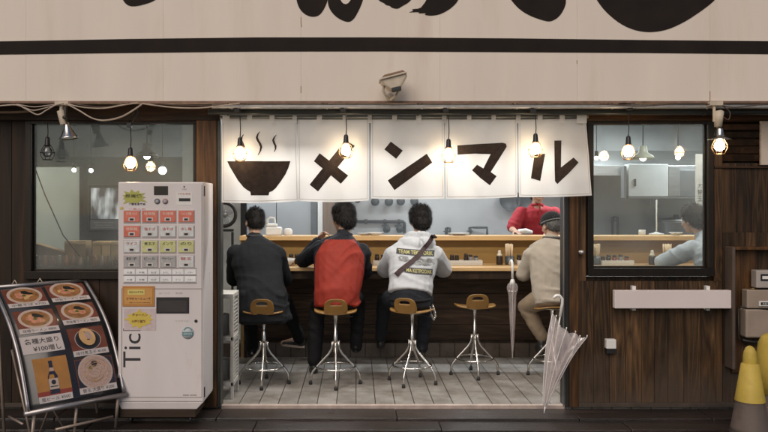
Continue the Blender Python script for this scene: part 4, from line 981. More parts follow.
# things on the counter
YT = 1.62
TRAYW = mat('tray_white', (.62,.58,.52), .45, 0, .06)
def tray(a, c, label):
    x0, x1 = PX(a,YT), PX(c,YT)
    t = thing('condiment_tray', label, 'tray', ((x0+x1)/2, YT, ZC), 'white trays on the counter')
    b = MB(); b.box(x0, x1, YT-.06, YT+.06, ZC, ZC+.012); b.box(x0, x1, YT-.06, YT-.052, ZC+.013, ZC+.045); b.box(x0, x1, YT+.052, YT+.06, ZC+.013, ZC+.045)
    b.box(x0, x0+.008, YT-.051, YT+.051, ZC+.013, ZC+.045); b.box(x1-.008, x1, YT-.051, YT+.051, ZC+.013, ZC+.045); b.build('tray_body', TRAYW, t, bevel=.002)
JD = mat('soy_dark', (.03,.018,.012), .15, 0, .1); JR = mat('chili_red', (.22,.04,.02), .4); JG = mat('jar_grey', (.25,.23,.22), .35)
def jar(px, h, r, label, m, lid=BLACK, y=YT, z=None):
    x = PX(px, y); z = ZC+.013 if z is None else z
    t = thing('condiment_jar', label, 'jar', (x,y,z), 'jars on the counter')
    b = MB(); b.lathe((x,y,z), [(r*.9,0),(r,.008),(r,h*.68),(r*.8,h*.76)], n=14); b.build('jar_body', m, t)
    b = MB(); b.lathe((x,y,z), [(r*.86,h*.77),(r*.9,h*.8),(r*.9,h*.95),(r*.5,h)], n=14); b.build('lid', lid, t)
def bottle(px, label, y=YT):
    x = PX(px,y); t = thing('sauce_bottle', label, 'bottle', (x,y,ZC), 'sauce bottles on the counter')
    b = MB(); b.lathe((x,y,ZC), [(.030,0),(.032,.01),(.032,.075),(.028,.085)], n=16); b.build('bottle_body', JD, t)
    b = MB(); b.lathe((x,y,ZC), [(.027,.086),(.026,.10),(.015,.112),(.017,.125),(.013,.14),(.0,.143)], n=16); b.build('cap', mat('clear_top', (.60,.55,.45), .3), t)
def chops(px, label, y=YT):
    x = PX(px,y); t = thing('chopstick_holder', label, 'chopstick holder', (x,y,ZC), 'chopstick holders on the counter')
    b = MB(); b.lathe((x,y,ZC), [(.040,0),(.043,.01),(.045,.085),(.040,.085),(.038,.02)], n=20); b.build('cup', mat('holder_dark', (.05,.055,.06), .35), t)
    b = MB(); rnd = random.Random(int(px))
    for k in range(34):
        a = rnd.random()*6.28; r = .034*rnd.random()**.5; r2 = r*1.25
        b.tube([(x+r*math.cos(a), y+r*math.sin(a), ZC+.03), (x+r2*math.cos(a), y+r2*math.sin(a), ZC+.195+rnd.random()*.012)], .0036, n=4)
    b.build('chopsticks', mat('chopstick_wood', (.66,.50,.32), .6, 0, .1, 20), t)
tray(448, 481.6, 'white tray right of the man in the white hoodie'); tray(516.5, 531, 'white tray half hidden by the man in the beige jacket')
tray(373, 388, 'white tray between the red jacket and the white hoodie'); tray(600, 632, 'white tray seen through the right window')
for px, h, m, l_ in ((452,.085,JD,'dark jar leftmost in the tray beside the white hoodie'),(456.8,.08,JD,'second dark jar in the tray beside the white hoodie'),(466,.095,JD,'taller black jar in the middle of the tray beside the white hoodie'),(470.5,.085,JG,'grey jar with black lid right of the tallest jar beside the white hoodie'),(476,.075,JG,'rightmost small grey jar in the tray beside the white hoodie'),
                  (377,.09,JD,'left dark jar between the red jacket and the white hoodie'),(383,.085,JR,'red chili jar between the red jacket and the white hoodie'),(519,.085,JD,'left dark jar beside the man in the beige jacket'),(524,.08,JR,'red jar beside the man in the beige jacket'),
                  (603,.07,JD,'leftmost dark jar in the tray behind the right window'),(608.5,.085,JD,'second dark jar in the tray behind the right window'),(614.5,.08,JR,'red jar in the middle of the tray behind the right window'),(620.5,.085,JG,'grey jar in the tray behind the right window'),(626.5,.07,JR,'rightmost red jar in the tray behind the right window')):
    jar(px, h, .022, l_, m)
for px, l_ in ((291,'dark jar nearest the man in the black suit'),(297,'dark jar beside the red jacket man\'s elbow')): jar(px, .10, .024, l_, JD, y=1.68, z=ZC)
bottle(499.5, 'dark sauce bottle with a pale cap left of the chopstick holder in the doorway'); bottle(652, 'dark sauce bottle with a pale cap seen through the right window')
chops(509.5, 'dark cup of wooden chopsticks left of the man in the beige jacket'); chops(667, 'dark cup of wooden chopsticks beside the man behind the right window'); chops(595.5, 'cup of wooden chopsticks at the left edge of the right window')
# bowls
PORC = mat('porcelain', (.66,.64,.61), .2, 0, .04)
def bowl_(x, y, z, r, label, name='bowl', h=.06):
    b = MB(); b.lathe((x,y,z), [(r*.45,0),(r*.5,.008),(r*.8,h*.45),(r,h),(r*.96,h),(r*.74,h*.5),(r*.3,.016),(0,.014)], n=28, cap=False); return tag(b.build(name, PORC), label, 'bowl', 'bowls along the counter')
bowl_(PX(286,1.5), 1.50, ZC, .09, 'white noodle bowl in front of the man in the red jacket', h=.07)
bowl_(PX(424,1.52), 1.52, ZC, .10, 'white noodle bowl in front of the man in the white hoodie', h=.07)
bowl_(PX(257,1.55), 1.55, ZC, .10, 'white noodle bowl in front of the man in the black suit', h=.07)
YL = 1.9
for px, r, h, l_ in ((459,.115,.022,'wide white plate on the ledge right of the white hoodie'),(375,.09,.03,'shallow white dish on the ledge right of the red jacket'),(365,.08,.022,'flat white dish on the ledge behind the red shoulder'),(676,.07,.03,'small white dish on the ledge behind the right window')):
    b = MB(); x = PX(px,YL); b.lathe((x,YL,ZL), [(r*.5,0),(r*.55,.006),(r,h),(r*.97,h),(r*.5,.009),(0,.009)], n=32, cap=False); tag(b.build('plate', PORC), l_, 'plate', 'plates on the serving ledge')
# white plastic jug on the ledge
x = PX(272,YL); t = thing('plastic_jug', 'translucent white plastic water jug with a loop handle on the ledge behind the suit', 'jug', (x,YL,ZL))
b = MB(); b.box(x-.06, x+.10, YL-.05, YL+.06, ZL, ZL+.085); b.box(x-.055, x+.055, YL-.04, YL+.04, ZL+.086, ZL+.12); b.build('jug_body', WHITE_P, t, bevel=.014)
b = MB(); b.tube([(x-.045,YL,ZL+.11),(x-.045,YL,ZL+.16),(x-.02,YL,ZL+.18),(x+.02,YL,ZL+.175),(x+.03,YL,ZL+.15),(x+.03,YL,ZL+.11)], .011); b.build('handle', WHITE_P, t)
for k, (px, l_) in enumerate(((288,'cap of a white container beside the plastic jug'),)):
    b = MB(); b.lathe((PX(px,YL),YL,ZL), [(.04,0),(.045,.01),(.045,.05),(.03,.07),(0,.072)], n=20); tag(b.build('container', WHITE_P), 'small round white container right of the plastic jug', 'container')
b = MB(); b.tube([(PX(656.5,2.0),2.0,ZL),(PX(656.5,2.0),2.0,ZL+.36)], .007); b.lathe((PX(656.5,2.0),2.0,ZL),[(.07,0),(.075,.012),(.03,.02),(.012,.03)]); tag(b.build('ladle_stand', WHITE_P), 'thin white upright stand on a round foot on the ledge behind the right window', 'stand')
b = MB(); b.lathe((PX(642,2.0),2.0,ZL), [(.03,0),(.034,.004),(.034,.05),(.03,.052),(.0,.052)]); tag(b.build('cup', PORC), 'small white cup on the ledge left of the upright stand', 'cup')

# ------------------------------------------------------------------ kitchen
YK = YB-.05
def kx(p): return PX(p, YK)
def kz(p): return PZ(p, YK)
t = thing('kitchen_worktop', 'steel kitchen worktop along the back wall behind the counter', 'worktop', (1.5, 3.9, .08))
b = MB(); b.box(kx(300), 5.15, 3.45, 4.19, .86, .90); b.build('top', STEEL, t, bevel=.004); b = MB(); b.box(kx(300), 5.15, 3.5, 4.19, .0, .859); b.build('front', STEEL, t)
DGREY = mat('pipe_green_black', (.028,.030,.028), .5, .3)
t = thing('water_pipe_rail', 'dark horizontal water pipe with two valves on the kitchen wall', 'pipe', (kx(380),YK,kz(222)))
b = MB(); b.tube([(kx(352),YK,kz(221.6)),(kx(403),YK,kz(221.6)),(kx(404.5),YK,kz(223)),(kx(404.5),YK,kz(233))], .021, n=12)
for p in (366,385,399): b.lathe((kx(p),YK,kz(221.6)), [(.028,-.02),(.032,-.015),(.032,.015),(.028,.02)], axis='x', n=14)
b.build('pipe', DGREY, t)
for p in (385.5, 398.5):
    b = MB(); b.tube([(kx(p),YK,kz(223)),(kx(p),YK-.01,kz(227)),(kx(p-1.5),YK-.03,kz(229)),(kx(p),YK-.05,kz(232))], .017); b.box(kx(p-4),kx(p+3),YK-.05,YK-.01,kz(226.5),kz(224.7)); b.lathe((kx(p+1),YK-.05,kz(229)),[(.05,-.01),(.05,.01)],axis='y',n=10); b.build('valve', DULL if 0 else DGREY, t)
def tap(px, top, label, w_):
    t = thing('tap', label, 'tap', (kx(px),YK,kz(236)), 'taps at the kitchen sink')
    b = MB(); b.tube([(kx(px),YK,kz(238)),(kx(px),YK,kz(top)),(kx(px+w_*.3),YK-.02,kz(top)),(kx(px+w_),YK-.04,kz(top)),(kx(px+w_),YK-.04,kz(235))], .016); b.build('spout', DGREY, t)
    b = MB(); b.box(kx(px-3), kx(px+2.5), YK-.04, YK+.01, kz(top+3.8), kz(top+3.0)); b.lathe((kx(px),YK,kz(top+3)),[(.022,-.04),(.022,.04)]); b.build('handle', DGREY, t)
tap(470, 227.5, 'dark square spouted tap behind the empty stool', 16.5); tap(446.5, 228, 'small dark tap right of the hoodie man\'s head', 3); tap(612.5, 217, 'dark tap at the left of the right window', 4)
for px, py, r, l_ in ((357.5,200,.042,'smallest pan bottom just above the red jacket man\'s head'),(375,201.8,.056,'leftmost of the row of pans hanging below the curtain'),(388.7,201.8,.058,'second of the row of pans hanging below the curtain'),(400.5,201.3,.056,'third of the row of pans hanging below the curtain'),(414,201.3,.055,'rightmost of the row of pans above the hoodie man\'s head')):
    t = thing('hanging_ladle', 'dark round '+l_, 'ladle', (kx(px),YK-.06,kz(py)+.4), 'ladles hanging on the kitchen wall')
    b = MB(); b.ell((kx(px),YK-.06,kz(py)), (r,.04,r)); b.build('ladle_bowl', DGREY, t); b = MB(); b.tube([(kx(px),YK-.05,kz(py)+.05),(kx(px),YK-.03,kz(py)+.4)], .008); b.build('handle', DGREY, t)
for px, r, l_ in ((509,.14,'dark frying pan hanging left of the chef\'s shoulder'),(526,.15,'dark frying pan hanging partly behind the chef')):
    t = thing('frying_pan', l_, 'pan', (kx(px),YK-.06,kz(200)), 'frying pans on the kitchen wall'); b = MB(); b.lathe((kx(px),YK-.05,kz(200)), [(0,.02),(r*.8,.02),(r,-.03),(r*.97,-.03),(r*.78,.01),(0,.01)], axis='y', n=32, cap=False); b.build('pan_body', BLACK, t); b = MB(); b.tube([(kx(px),YK-.04,kz(200)+r),(kx(px),YK-.03,kz(200)+r+.22)], .012); b.build('handle', BLACK, t)
t = thing('steel_cupboard', 'tall grey steel cupboard behind the man in the black suit', 'cupboard', (PX(285,3.7), 3.8, 0))
b = MB(); b.box(PX(243,3.7), PX(276.4,3.7)-.004, 3.7, 4.19, 0, 2.1); b.box(PX(276.4,3.7)+.004, PX(311,3.7), 3.7, 4.19, 0, 2.1); b.build('doors', mat('grey_enamel', (.30,.31,.32), .4, .2, .1, 2), t, bevel=.004)
b = MB(); b.box(PX(311,3.7)+.002, PX(317,3.7), 3.68, 4.19, 0, 2.2); b.build('edge_trim', mat('dark_trim', (.10,.105,.11), .4), t)
b = MB(); b.box(PX(323,3.6), PX(338,3.6), 3.6, 4.19, 0, 2.5); tag(b.build('wooden_column', mat('brown_column', (.14,.09,.06), .6, 0, .2, 5, stretch=(4,4,.5))), 'brown wooden column on the kitchen wall behind the red jacket man', 'column')
b = MB(); b.box(PX(318,3.7), PX(322.5,3.6), 3.64, 4.19, 0, 2.4); tag(b.build('white_pillar', WHITE_P), 'narrow white pillar between the cupboard trim and the brown column', 'pillar')
# hood and cabinet behind the right window
YH = 3.15
t = thing('range_hood', 'broad stainless range hood under the ceiling behind the right window', 'range hood', (PX(640,YH), YH, 2.0))
b = MB(); x0, x1 = PX(560,YH), 5.1; zt, zb = PZ(162,YH), PZ(174,YH)
b.add([(x0,YH,zb),(x1,YH,zb),(x1,4.19,zb),(x0,4.19,zb),(x0+.1,YH+.35,zt+.16),(x1-.1,YH+.35,zt+.16),(x1-.1,4.19,zt+.16),(x0+.1,4.19,zt+.16)], [(0,3,2,1),(4,5,6,7),(0,1,5,4),(1,2,6,5),(2,3,7,6),(3,0,4,7)]); b.build('canopy', STEEL, t, bevel=.004)
b = MB(); b.box(x0, x1, YH-.012, YH-.001, zb-.02, zb+.10); b.build('lip', STEEL, t, bevel=.003)
YW = 3.0
t = thing('wall_cabinet', 'white wall cabinet with a small black handle behind the right window', 'cabinet', (PX(650,YW), YW, PZ(197,YW)))
b = MB(); b.box(PX(628.6,YW), PX(668.5,YW), YW, YW+.14, PZ(196.5,YW), PZ(164,YW)); b.build('cabinet_door', mat('cabinet_white', (.44,.45,.45), .35, 0, .05), t, bevel=.006)
b = MB(); b.box(PX(633.7,YW), PX(635.7,YW), YW-.015, YW, PZ(186,YW), PZ(179,YW)); b.build('handle', BLACK, t)
b = MB(); b.box(PX(628.6,YW)-.002, PX(696,YW), YW-.004, YW+.10, PZ(198.3,YW), PZ(196.8,YW)); b.box(PX(624,YW), PX(626.5,YW), YW, YW+.1, PZ(198,YW), PZ(166,YW)); b.build('shelf_edge', mat('dark_trim', (0,0,0)), t)
t = thing('steel_cabinet', 'grey steel cabinet right of the white wall cabinet behind the right window', 'cabinet', (PX(682,YW), YW, PZ(197,YW)))
b = MB(); b.box(PX(669.2,YW), PX(680,YW), YW+.002, YW+.14, PZ(196.3,YW), PZ(166,YW)); b.build('door', STEEL, t, bevel=.004)
b = MB(); b.box(PX(680.4,YW), PX(697,YW), YW+.02, YW+.14, PZ(196.3,YW), PZ(170,YW)); b.build('side_door', mat('dark_steel', (.13,.135,.14), .4, .4, .1), t, bevel=.004)
b = MB(); b.box(PX(695.5,1.5), PX(704,1.5), 1.5, 1.508, PZ(206,1.5), PZ(154,1.5)); t = b.build('menu_strip', mat('grey_paper', (.46,.46,.44), .7)); tag(t, 'white hanging paper strip with black handwriting at the right of the window', 'paper strip')
q = MB(); fit_text(q, '替', lambda a, c: (PX(699.8,1.5)+a, 1.498, PZ(192,1.5)+c), .045, .05, 0); fit_text(q, '玉', lambda a, c: (PX(699.8,1.5)+a, 1.498, PZ(198.5,1.5)+c), .045, .05, 0); fit_text(q, '大', lambda a, c: (PX(699.8,1.5)+a, 1.498, PZ(185.5,1.5)+c), .045, .05, 0); q.build('handwriting', INKT, t)
t = thing('stock_pot', 'big dull steel stock pot on the kitchen stove behind the right window', 'pot', (PX(676,3.75), 3.75, .9))
b = MB(); b.lathe((PX(676,3.75),3.75,.9), [(.22,0),(.225,.02),(.225,.42),(.235,.43),(.0,.435)], n=32); b.build('pot_body', DULL, t); b = MB(); b.lathe((PX(676,3.75),3.75,1.336), [(.235,0),(.2,.03),(.03,.05),(.03,.08),(0,.082)], n=32); b.build('lid', DULL, t)
b = MB(); b.tube([(kx(642),YK-.3,kz(198)),(kx(642),YK-.3,kz(205)),(kx(646),YK-.3,kz(210)),(kx(650),YK-.3,kz(205))], .015); tag(b.build('hanging_hook', DULL), 'bent steel hook hanging below the white wall cabinet', 'hook')

# lamps inside
def pendant(px, py, Y, ztop, wpx, label, m):
    s = F/(CAM_D+Y); x, z = PX(px,Y), PZ(py,Y); r = wpx/2/s
    t = thing('pendant_lamp', label, 'lamp', (x,Y,ztop), 'enamel pendant lamps inside')
    b = MB(); b.tube([(x,Y,ztop),(x,Y,z+r*.8)], .006); b.build('cord', DARKW, t)
    b = MB(); b.lathe((x,Y,z), [(.02,r*.95),(.035,r*.9),(.04,r*.5),(r*.45,r*.28),(r*.9,-.0),(r,-.03),(r*.97,-.03),(r*.4,r*.2),(.02,r*.3)], n=36, cap=False); b.build('lamp_shade', m, t)
    b = MB(); b.ell((x,Y,z-.005), (.035,.035,.045)); b.build('bulb', emitter('indoor_bulb', (1,.92,.8), 14), t)
pendant(147, 154, 1.3, 2.62, 23, 'grey enamel pendant lamp behind the left window above the ticket machine', mat('shade_grey', (.045,.042,.038), .4))
pendant(643, 156, 1.6, 2.62, 22, 'pale green enamel pendant lamp behind the right window', mat('shade_green', (.28,.30,.25), .4))
def globe(px, py, Y, r, label, s=14):
    x, z = PX(px,Y), PZ(py,Y); t = thing('globe_lamp', label, 'lamp', (x,Y,2.62), 'small bare bulbs hanging inside')
    b = MB(); b.ell((x,Y,z), (r,r,r)); b.build('bulb', emitter('globe_%d' % s, (1,.95,.86), s), t); b = MB(); b.tube([(x,Y,2.62),(x,Y,z+r*.9)], .004); b.lathe((x,Y,z),[(.018,r*.9),(.018,r+.05),(0,r+.055)]); b.build('cord', DARKW, t)
globe(162.5, 170.5, 1.5, .038, 'larger round bulb behind the left window right of the grey pendant'); globe(74, 170, 1.5, .020, 'leftmost of the two small bulbs in the left window', 12); globe(91, 170.5, 1.5, .020, 'right one of the two small bulbs in the left window', 12)
globe(596.5, 158, 2.0, .020, 'small bulb at the left edge of the right window', 12); globe(678, 157.5, 2.0, .024, 'small bulb behind the right window over the steel cabinet', 12)
TUBE = emitter('fluorescent', (.93,.97,1), 5)
FL = []
for x, y, ln_, l_ in ((-1.0,3.0,1.2,'ceiling tube light over the left of the kitchen'),(.9,3.0,1.2,'ceiling tube light over the middle of the kitchen'),(2.7,3.0,1.2,'ceiling tube light over the right of the kitchen'),(4.2,2.6,1.0,'ceiling tube light over the right end of the kitchen'),(-.7,.30,1.2,'ceiling tube light just inside the doorway on the left'),(.95,.30,1.2,'ceiling tube light just inside the doorway on the right'),(-3.6,1.0,1.2,'ceiling tube light behind the left window'),(3.3,.9,1.2,'ceiling tube light behind the right window')):
    t = thing('tube_light', l_, 'ceiling light', (x,y,2.62), 'fluorescent tube lights on the ceiling')
    b = MB(); b.box(x-ln_/2, x+ln_/2, y-.06, y+.06, 2.57, 2.619); b.build('fixture', WHITE_P, t, bevel=.004)
    b = MB(); b.tube([(x-ln_/2+.03,y,2.545),(x+ln_/2-.03,y,2.545)], .014, n=10); b.build('tube', TUBE, t)
    e_ = {True: KITCHEN_W, False: DOOR_W}[y > 1.5]
    if l_.endswith('left window'): e_ = 16
    FL.append(area((x,y,2.525), ln_-.1, .08, e_, (.90,.96,1.0) if y > 1.5 else (1,.95,.88)))

# left: ring fan, stand, rack, bench backs, television
YFN = 2.3
x, z = PX(224,YFN), PZ(214.5,YFN)
t = thing('ring_fan', 'round black rimmed pedestal fan inside the left edge of the doorway', 'fan', (x,YFN,0))
b = MB(); b.torus((x,YFN,z), .125, .019, axis='y'); b.build('outer_ring', DARKW, t)
b = MB(); b.lathe((x,YFN+.03,z), [(.035,-.02),(.04,.0),(.04,.06),(0,.08)], axis='y')
for k in range(18): a = 2*PI*k/18; b.tube([(x+.03*math.cos(a),YFN,z+.03*math.sin(a)),(x+.12*math.cos(a),YFN-.01,z+.12*math.sin(a))], .0015, n=4)
b.build('grille', mat('grille_grey', (.30,.30,.30), .4, .5), t)
b = MB()
for k in range(4): b.ell((x+.055*math.cos(k*PI/2+.4), YFN+.015, z+.055*math.sin(k*PI/2+.4)), (.045,.004,.028), rot=(0,-k*PI/2-.4,0))
b.build('blades', mat('blade_grey', (.34,.35,.36), .4), t)
b = MB(); b.box(x-.1, PX(233.5,YFN), YFN-.02, YFN+.02, PZ(231.5,YFN), PZ(229,YFN)); b.box(PX(231.5,YFN), PX(233.5,YFN), YFN-.02, YFN+.02, .0, PZ(232,YFN)); b.box(x-.15, PX(236,YFN), YFN-.12, YFN+.12, 0, .02); b.build('stand', DARKW, t)
b = MB(); x = PX(243.5,2.6); b.box(x-.03, x+.035, 2.58, 2.64, 0, 1.66); b.box(x-.12, x+.12, 2.5, 2.7, 0, .02); b.box(x-.05, x+.10, 2.56, 2.62, 1.58, 1.62); tag(b.build('coat_stand', BLACK), 'tall black stand behind the head of the man in the suit', 'stand')
t = thing('slatted_rack', 'narrow white slatted plastic rack just inside the left door jamb', 'rack', (PX(226,.3), .35, 0))
x0, x1 = PX(219,.25)-.16, PX(234,.25)
RK = mat('rack_white', (.52,.50,.46), .5, 0, .12, 12, dirt=((.25,.2,.15), 8, .58, .8))
for zz in (.10, .46, .80):
    b = MB(); b.box(x0, x1, .22, .50, zz, zz+.035); b.build('shelf', RK, t, bevel=.004)
b = MB()
for xx in (x0, x1-.022):
    for yy in (.22, .478): b.box(xx, xx+.022, yy, yy+.022, 0, .80)
b.build('upright', RK, t, bevel=.003)
b = MB()
for k in range(22): b.box(x1-.018, x1-.006, .243, .477, .15+k*.029, .158+k*.029)
b.box(x1-.03, x1-.024, .25, .47, .14, .79, 0); b.build('slatted_side', RK, t)
for zz, r_, l_ in ((.495,.05,'grey can standing on the middle shelf of the white rack'),(.135,.055,'pale can standing on the bottom shelf of the white rack')):
    b = MB(); b.lathe((x1-.10,.32,zz), [(r_,0),(r_,.16),(r_*.9,.17),(0,.17)]); tag(b.build('storage_can', mat('can_%d' % int(zz*100), (.30,.29,.27), .4, .3)), l_, 'can')
# sill shelf behind the left window with pale boxes
t = thing('window_shelf', 'dark shelf with mixed bottles behind the frosted strip of the left window', 'shelf', (PX(110,.4), .35, 1.0))
b = MB(); b.box(WL0-.1, WL1, .25, .62, 1.02, 1.05); b.build('board', W_FRAME, t)
for k, (a, c, y0_, y1_, lean, l_) in enumerate(((64,86,241,259,0,'pale wooden box in the middle of the left window shelf'),(92,120,241.5,260,0,'wide pale wooden box behind the left window beside the ticket machine'),(36,60,243.5,257,.34,'pale plank leaning to the right at the left end of the window shelf'))):
    Yq = .42; b = MB()
    if lean: b.box(PX(32,Yq), PX(66,Yq), Yq, Yq+.10, 1.10, 1.19, rot=(0,.30,0)); b.box(PX(34,Yq), PX(50,Yq), Yq+.11, Yq+.2, 1.051, 1.12)
    else:
        x0, x1, z0, z1 = PX(a,Yq), PX(c,Yq), 1.051, PZ(y0_,Yq); n = 2 if k == 0 else 3
        for i in range(n): b.box(x0+(x1-x0)*i/n+.002, x0+(x1-x0)*(i+1)/n-.002, Yq, Yq+.14, z0, z1)
        b.box(x0+.006, x1-.006, Yq-.008, Yq-.001, z1-.03, z1-.01)
    tag(b.build('wooden_box' if not lean else 'leaning_plank', W_CRATE, bevel=.003), l_, 'box' if not lean else 'plank')
rnd = random.Random(5)
kinds = [(JD,'black'),(mat('amber_bottle', (.20,.09,.03), .2),'amber'),(mat('olive_bottle', (.07,.08,.04), .2),'olive'),(mat('orange_can', (.40,.18,.06), .4),'orange'),(JG,'grey')]
wherel = ['at the far left end of the shelf','second from the left end of the shelf','third from the left end of the shelf','left of the middle box','below the left side of the middle box','below the right side of the middle box','between the two pale boxes','just right of the gap between the boxes','below the left part of the wide box','below the centre of the wide box','below the right part of the wide box','nearest the ticket machine']
for i in range(12):
    px = 38+i*7.1; Yq = .30; x = PX(px,Yq); m_, nm = kinds[(i*3+i//4) % 5]; h = .07+.02*rnd.random(); b = MB()
    zz = 1.051
    b.lathe((x,Yq,zz), [(.022,0),(.024,.005),(.024,h*.6),(.012,h*.75),(.012,h*.97),(0,h)], n=12); tag(b.build('small_bottle', m_), 'small %s bottle %s behind the frosted strip' % (nm, wherel[i]), 'bottle', 'bottles on the window shelf')
b = MB(); b.tube([(PX(32,.3),.3,PZ(160,.3)),(PX(45,.3),.3,PZ(195,.3)),(PX(63,.3),.3,PZ(235,.3)),(PX(82,.3),.3,PZ(259,.3))], .005); tag(b.build('slanting_cable', DARKW), 'thin black cable slanting down behind the left window', 'cable')
b = MB(); b.tube([(PX(33,.25),.25,PZ(180,.25)),(PX(34.5,.25),.25,PZ(232,.25)),(PX(33.5,.25),.25,PZ(262,.25))], .004); tag(b.build('hanging_cable', DARKW), 'thin black cable hanging straight down at the left edge of the left window', 'cable')
YTV = 1.7
t = thing('framed_screen', 'black framed screen showing a grey picture behind the left window', 'screen', (PX(103,YTV), YTV, PZ(232,YTV)))
b = MB(); b.box(PX(88.5,YTV), PX(122,YTV), YTV, YTV+.05, PZ(232.5,YTV), PZ(184.5,YTV)); b.build('frame', BLACK, t, bevel=.004)
m, nt_, p = newmat('grey_picture'); n = N(nt_, 'ShaderNodeTexNoise'); n.inputs['Scale'].default_value = 7; n.inputs['Detail'].default_value = 2; L(nt_, coords(nt_, (1.6,1,.5)), n.inputs['Vector'])
r = ramp(nt_, [(.40,(.05,.05,.055)),(.52,(.30,.31,.33)),(.62,(.62,.63,.65))]); L(nt_, n.outputs['Fac'], r.inputs['Fac']); L(nt_, r.outputs['Color'], p.inputs['Base Color']); p.inputs['Roughness'].default_value = .3
p.inputs['Emission Strength'].default_value = .5; L(nt_, r.outputs['Color'], p.inputs['Emission Color'])
b = MB(); b.box(PX(91,YTV), PX(119.5,YTV), YTV-.003, YTV-.001, PZ(219,YTV), PZ(188,YTV)); b.build('picture', m, t)
b = MB(); b.box(PX(90.5,YTV), PX(120,YTV), YTV-.004, YTV-.001, PZ(229.5,YTV), PZ(220,YTV)); b.build('caption_bar', mat('bar_grey', (.12,.12,.125), .3), t)
q = MB()
for yy, w_ in ((222.5,20),(225,17),(227.3,19)): q.box(PX(104-w_/2,YTV), PX(104+w_/2,YTV), YTV-.0055, YTV-.0045, PZ(yy+.5,YTV), PZ(yy-.2,YTV))
q.build('caption_lines', JG, t)

# ------------------------------------------------------------------ stools
SEATW = mat('mustard_ply', (.235,.122,.026), .45, 0, .14, 9, stretch=(1,1,1), coat=.2)
PLYE = mat('ply_edge', (.10,.055,.02), .6)
def make_stool(label):
    t = thing('bar_stool', label, 'stool', (0,0,0), 'bar stools along the counter')
    # seat pan: dished, rounded square, curving up at the back (towards the street, -y)
    b = MB(); vs = []; fs = []; nr_, na = 10, 48
    def seatp(r, a, dz):
        ca, sa = math.cos(a), math.sin(a); k = (abs(ca)**3.2+abs(sa)**3.2)**(-1/3.2)
        x, y = .182*r*k*ca, .165*r*k*sa
        z = .632+.014*(x/.18)**2-.010*(1-r)+(-.018*(max(0,y)/.16)**2)+dz
        return (x,y,z)
    vs = [seatp(0,0,0)]
    for j in range(1, nr_+1):
        for i in range(na): vs.append(seatp(j/nr_, 2*PI*i/na, 0))
    for i in range(na): fs.append((0, 1+i, 1+(i+1) % na))
    for j in range(nr_-1):
        for i in range(na): a = 1+j*na+i; c = 1+j*na+(i+1) % na; fs.append((a, a+na, c+na, c))
    k = len(vs); vs2 = [(x,y,z-.014) for x,y,z in vs]; f2 = [tuple(k+q for q in f[::-1]) for f in fs]
    ring = [1+(nr_-1)*na+i for i in range(na)]
    b.add(vs+vs2, fs+f2+[(ring[i], ring[(i+1) % na], k+ring[(i+1) % na], k+ring[i]) for i in range(na)], 0, True); b.build('seat', SEATW, t)
    b = MB(); n = 64; out = []; inn = []
    def backp(x, z, d_): return (x, -.163-.045*((z-.62)/.13)+.45*x*x*1.6+d_, z)
    for i in range(n):
        a = 2*PI*i/n; ca, sa = math.cos(a), math.sin(a)
        k3 = (abs(ca)**3+abs(sa)**3)**(-1/3); ox = .098*k3*ca; oz = .0700*k3*sa
        ox *= 1-.08*sa+(.22*(-sa-.5) if sa < -.5 else 0)
        k4 = (abs(ca)**3+abs(sa)**3)**(-1/3); ix = .047*k4*ca; iz = .0145*k4*sa+.026+.007*math.cos(ix/.047*1.5)
        out.append((ox, .685+oz)); inn.append((ix, .685+iz))
    lay = 5; vs = []; fs = []
    for d_ in (0, .013):
        for j in range(lay+1):
            s_ = j/lay
            for i in range(n): vs.append(backp(out[i][0]*(1-s_)+inn[i][0]*s_, out[i][1]*(1-s_)+inn[i][1]*s_, d_))
    H_ = (lay+1)*n
    for j in range(lay):
        for i in range(n):
            a, c = j*n+i, j*n+(i+1) % n; fs += [(a, c, c+n, a+n), (H_+a+n, H_+c+n, H_+c, H_+a)]
    for i in range(n):
        c = (i+1) % n; fs += [(i, H_+i, H_+c, c), (lay*n+i, lay*n+c, H_+lay*n+c, H_+lay*n+i)]
    b.add(vs, fs, 0, True); b.build('backrest', SEATW, t)
    b = MB(); b.lathe((0,0,0), [(.010,.615),(.09,.612),(.09,.604),(.03,.60),(.018,.585),(.018,.56),(.014,.55),(.014,.46),(.019,.455),(.019,.36),(.019,.28),(.010,.275)], n=20); po = b.build('post', CHROME, t)
    b = MB(); b.torus((0,0,.152), .165, .0085, n=48); b.build('foot_ring', CHROME, t)
    for k in range(4):
        a = PI/2*k; c, s_ = math.cos(a), math.sin(a)
        b = MB(); b.tube([(r*c, r*s_, z) for r, z in ((.027,.372),(.029,.330),(.034,.305),(.060,.262),(.155,.160),(.195,.112),(.208,.085),(.214,.02))], .0105, n=10); lg = b.build('leg', CHROME, t)
        b = MB(); b.lathe((.214*c, .214*s_, 0), [(.015,0),(.016,.02),(.012,.03)], n=12); b.build('rubber_foot', RUBBER, lg)
    b = MB(); b.tube([(.02,.0,.59),(.09,.03,.585),(.13,.05,.575)], .004); b.ell((.135,.052,.573),(.014,.008,.008)); b.build('lever', BLACK, t)
    return t
stool0 = make_stool('mustard plywood stool under the man in the red jacket'); stool0.location = (-.176,.72,0); stool0.rotation_euler = (0,0,.04)
dup(stool0, (.4875,.78,0), -.42, 'mustard plywood stool turned leftwards under the man in the white hoodie')
dup(stool0, (-.79,.72,0), .02, 'mustard plywood stool under the man in the black suit jacket')
dup(stool0, (1.075,1.07,0), PI/4*0+.78-.78, 'empty mustard plywood stool between the hoodie and the hanging umbrella')
s5 = dup(stool0, (PX(552,1.05),1.05,0), 1.5, 'mustard plywood stool mostly hidden under the man in the beige jacket')
for c in [c for c in COL.objects if c.parent and c.parent.location[:2] == (1.075,1.07)]: pass

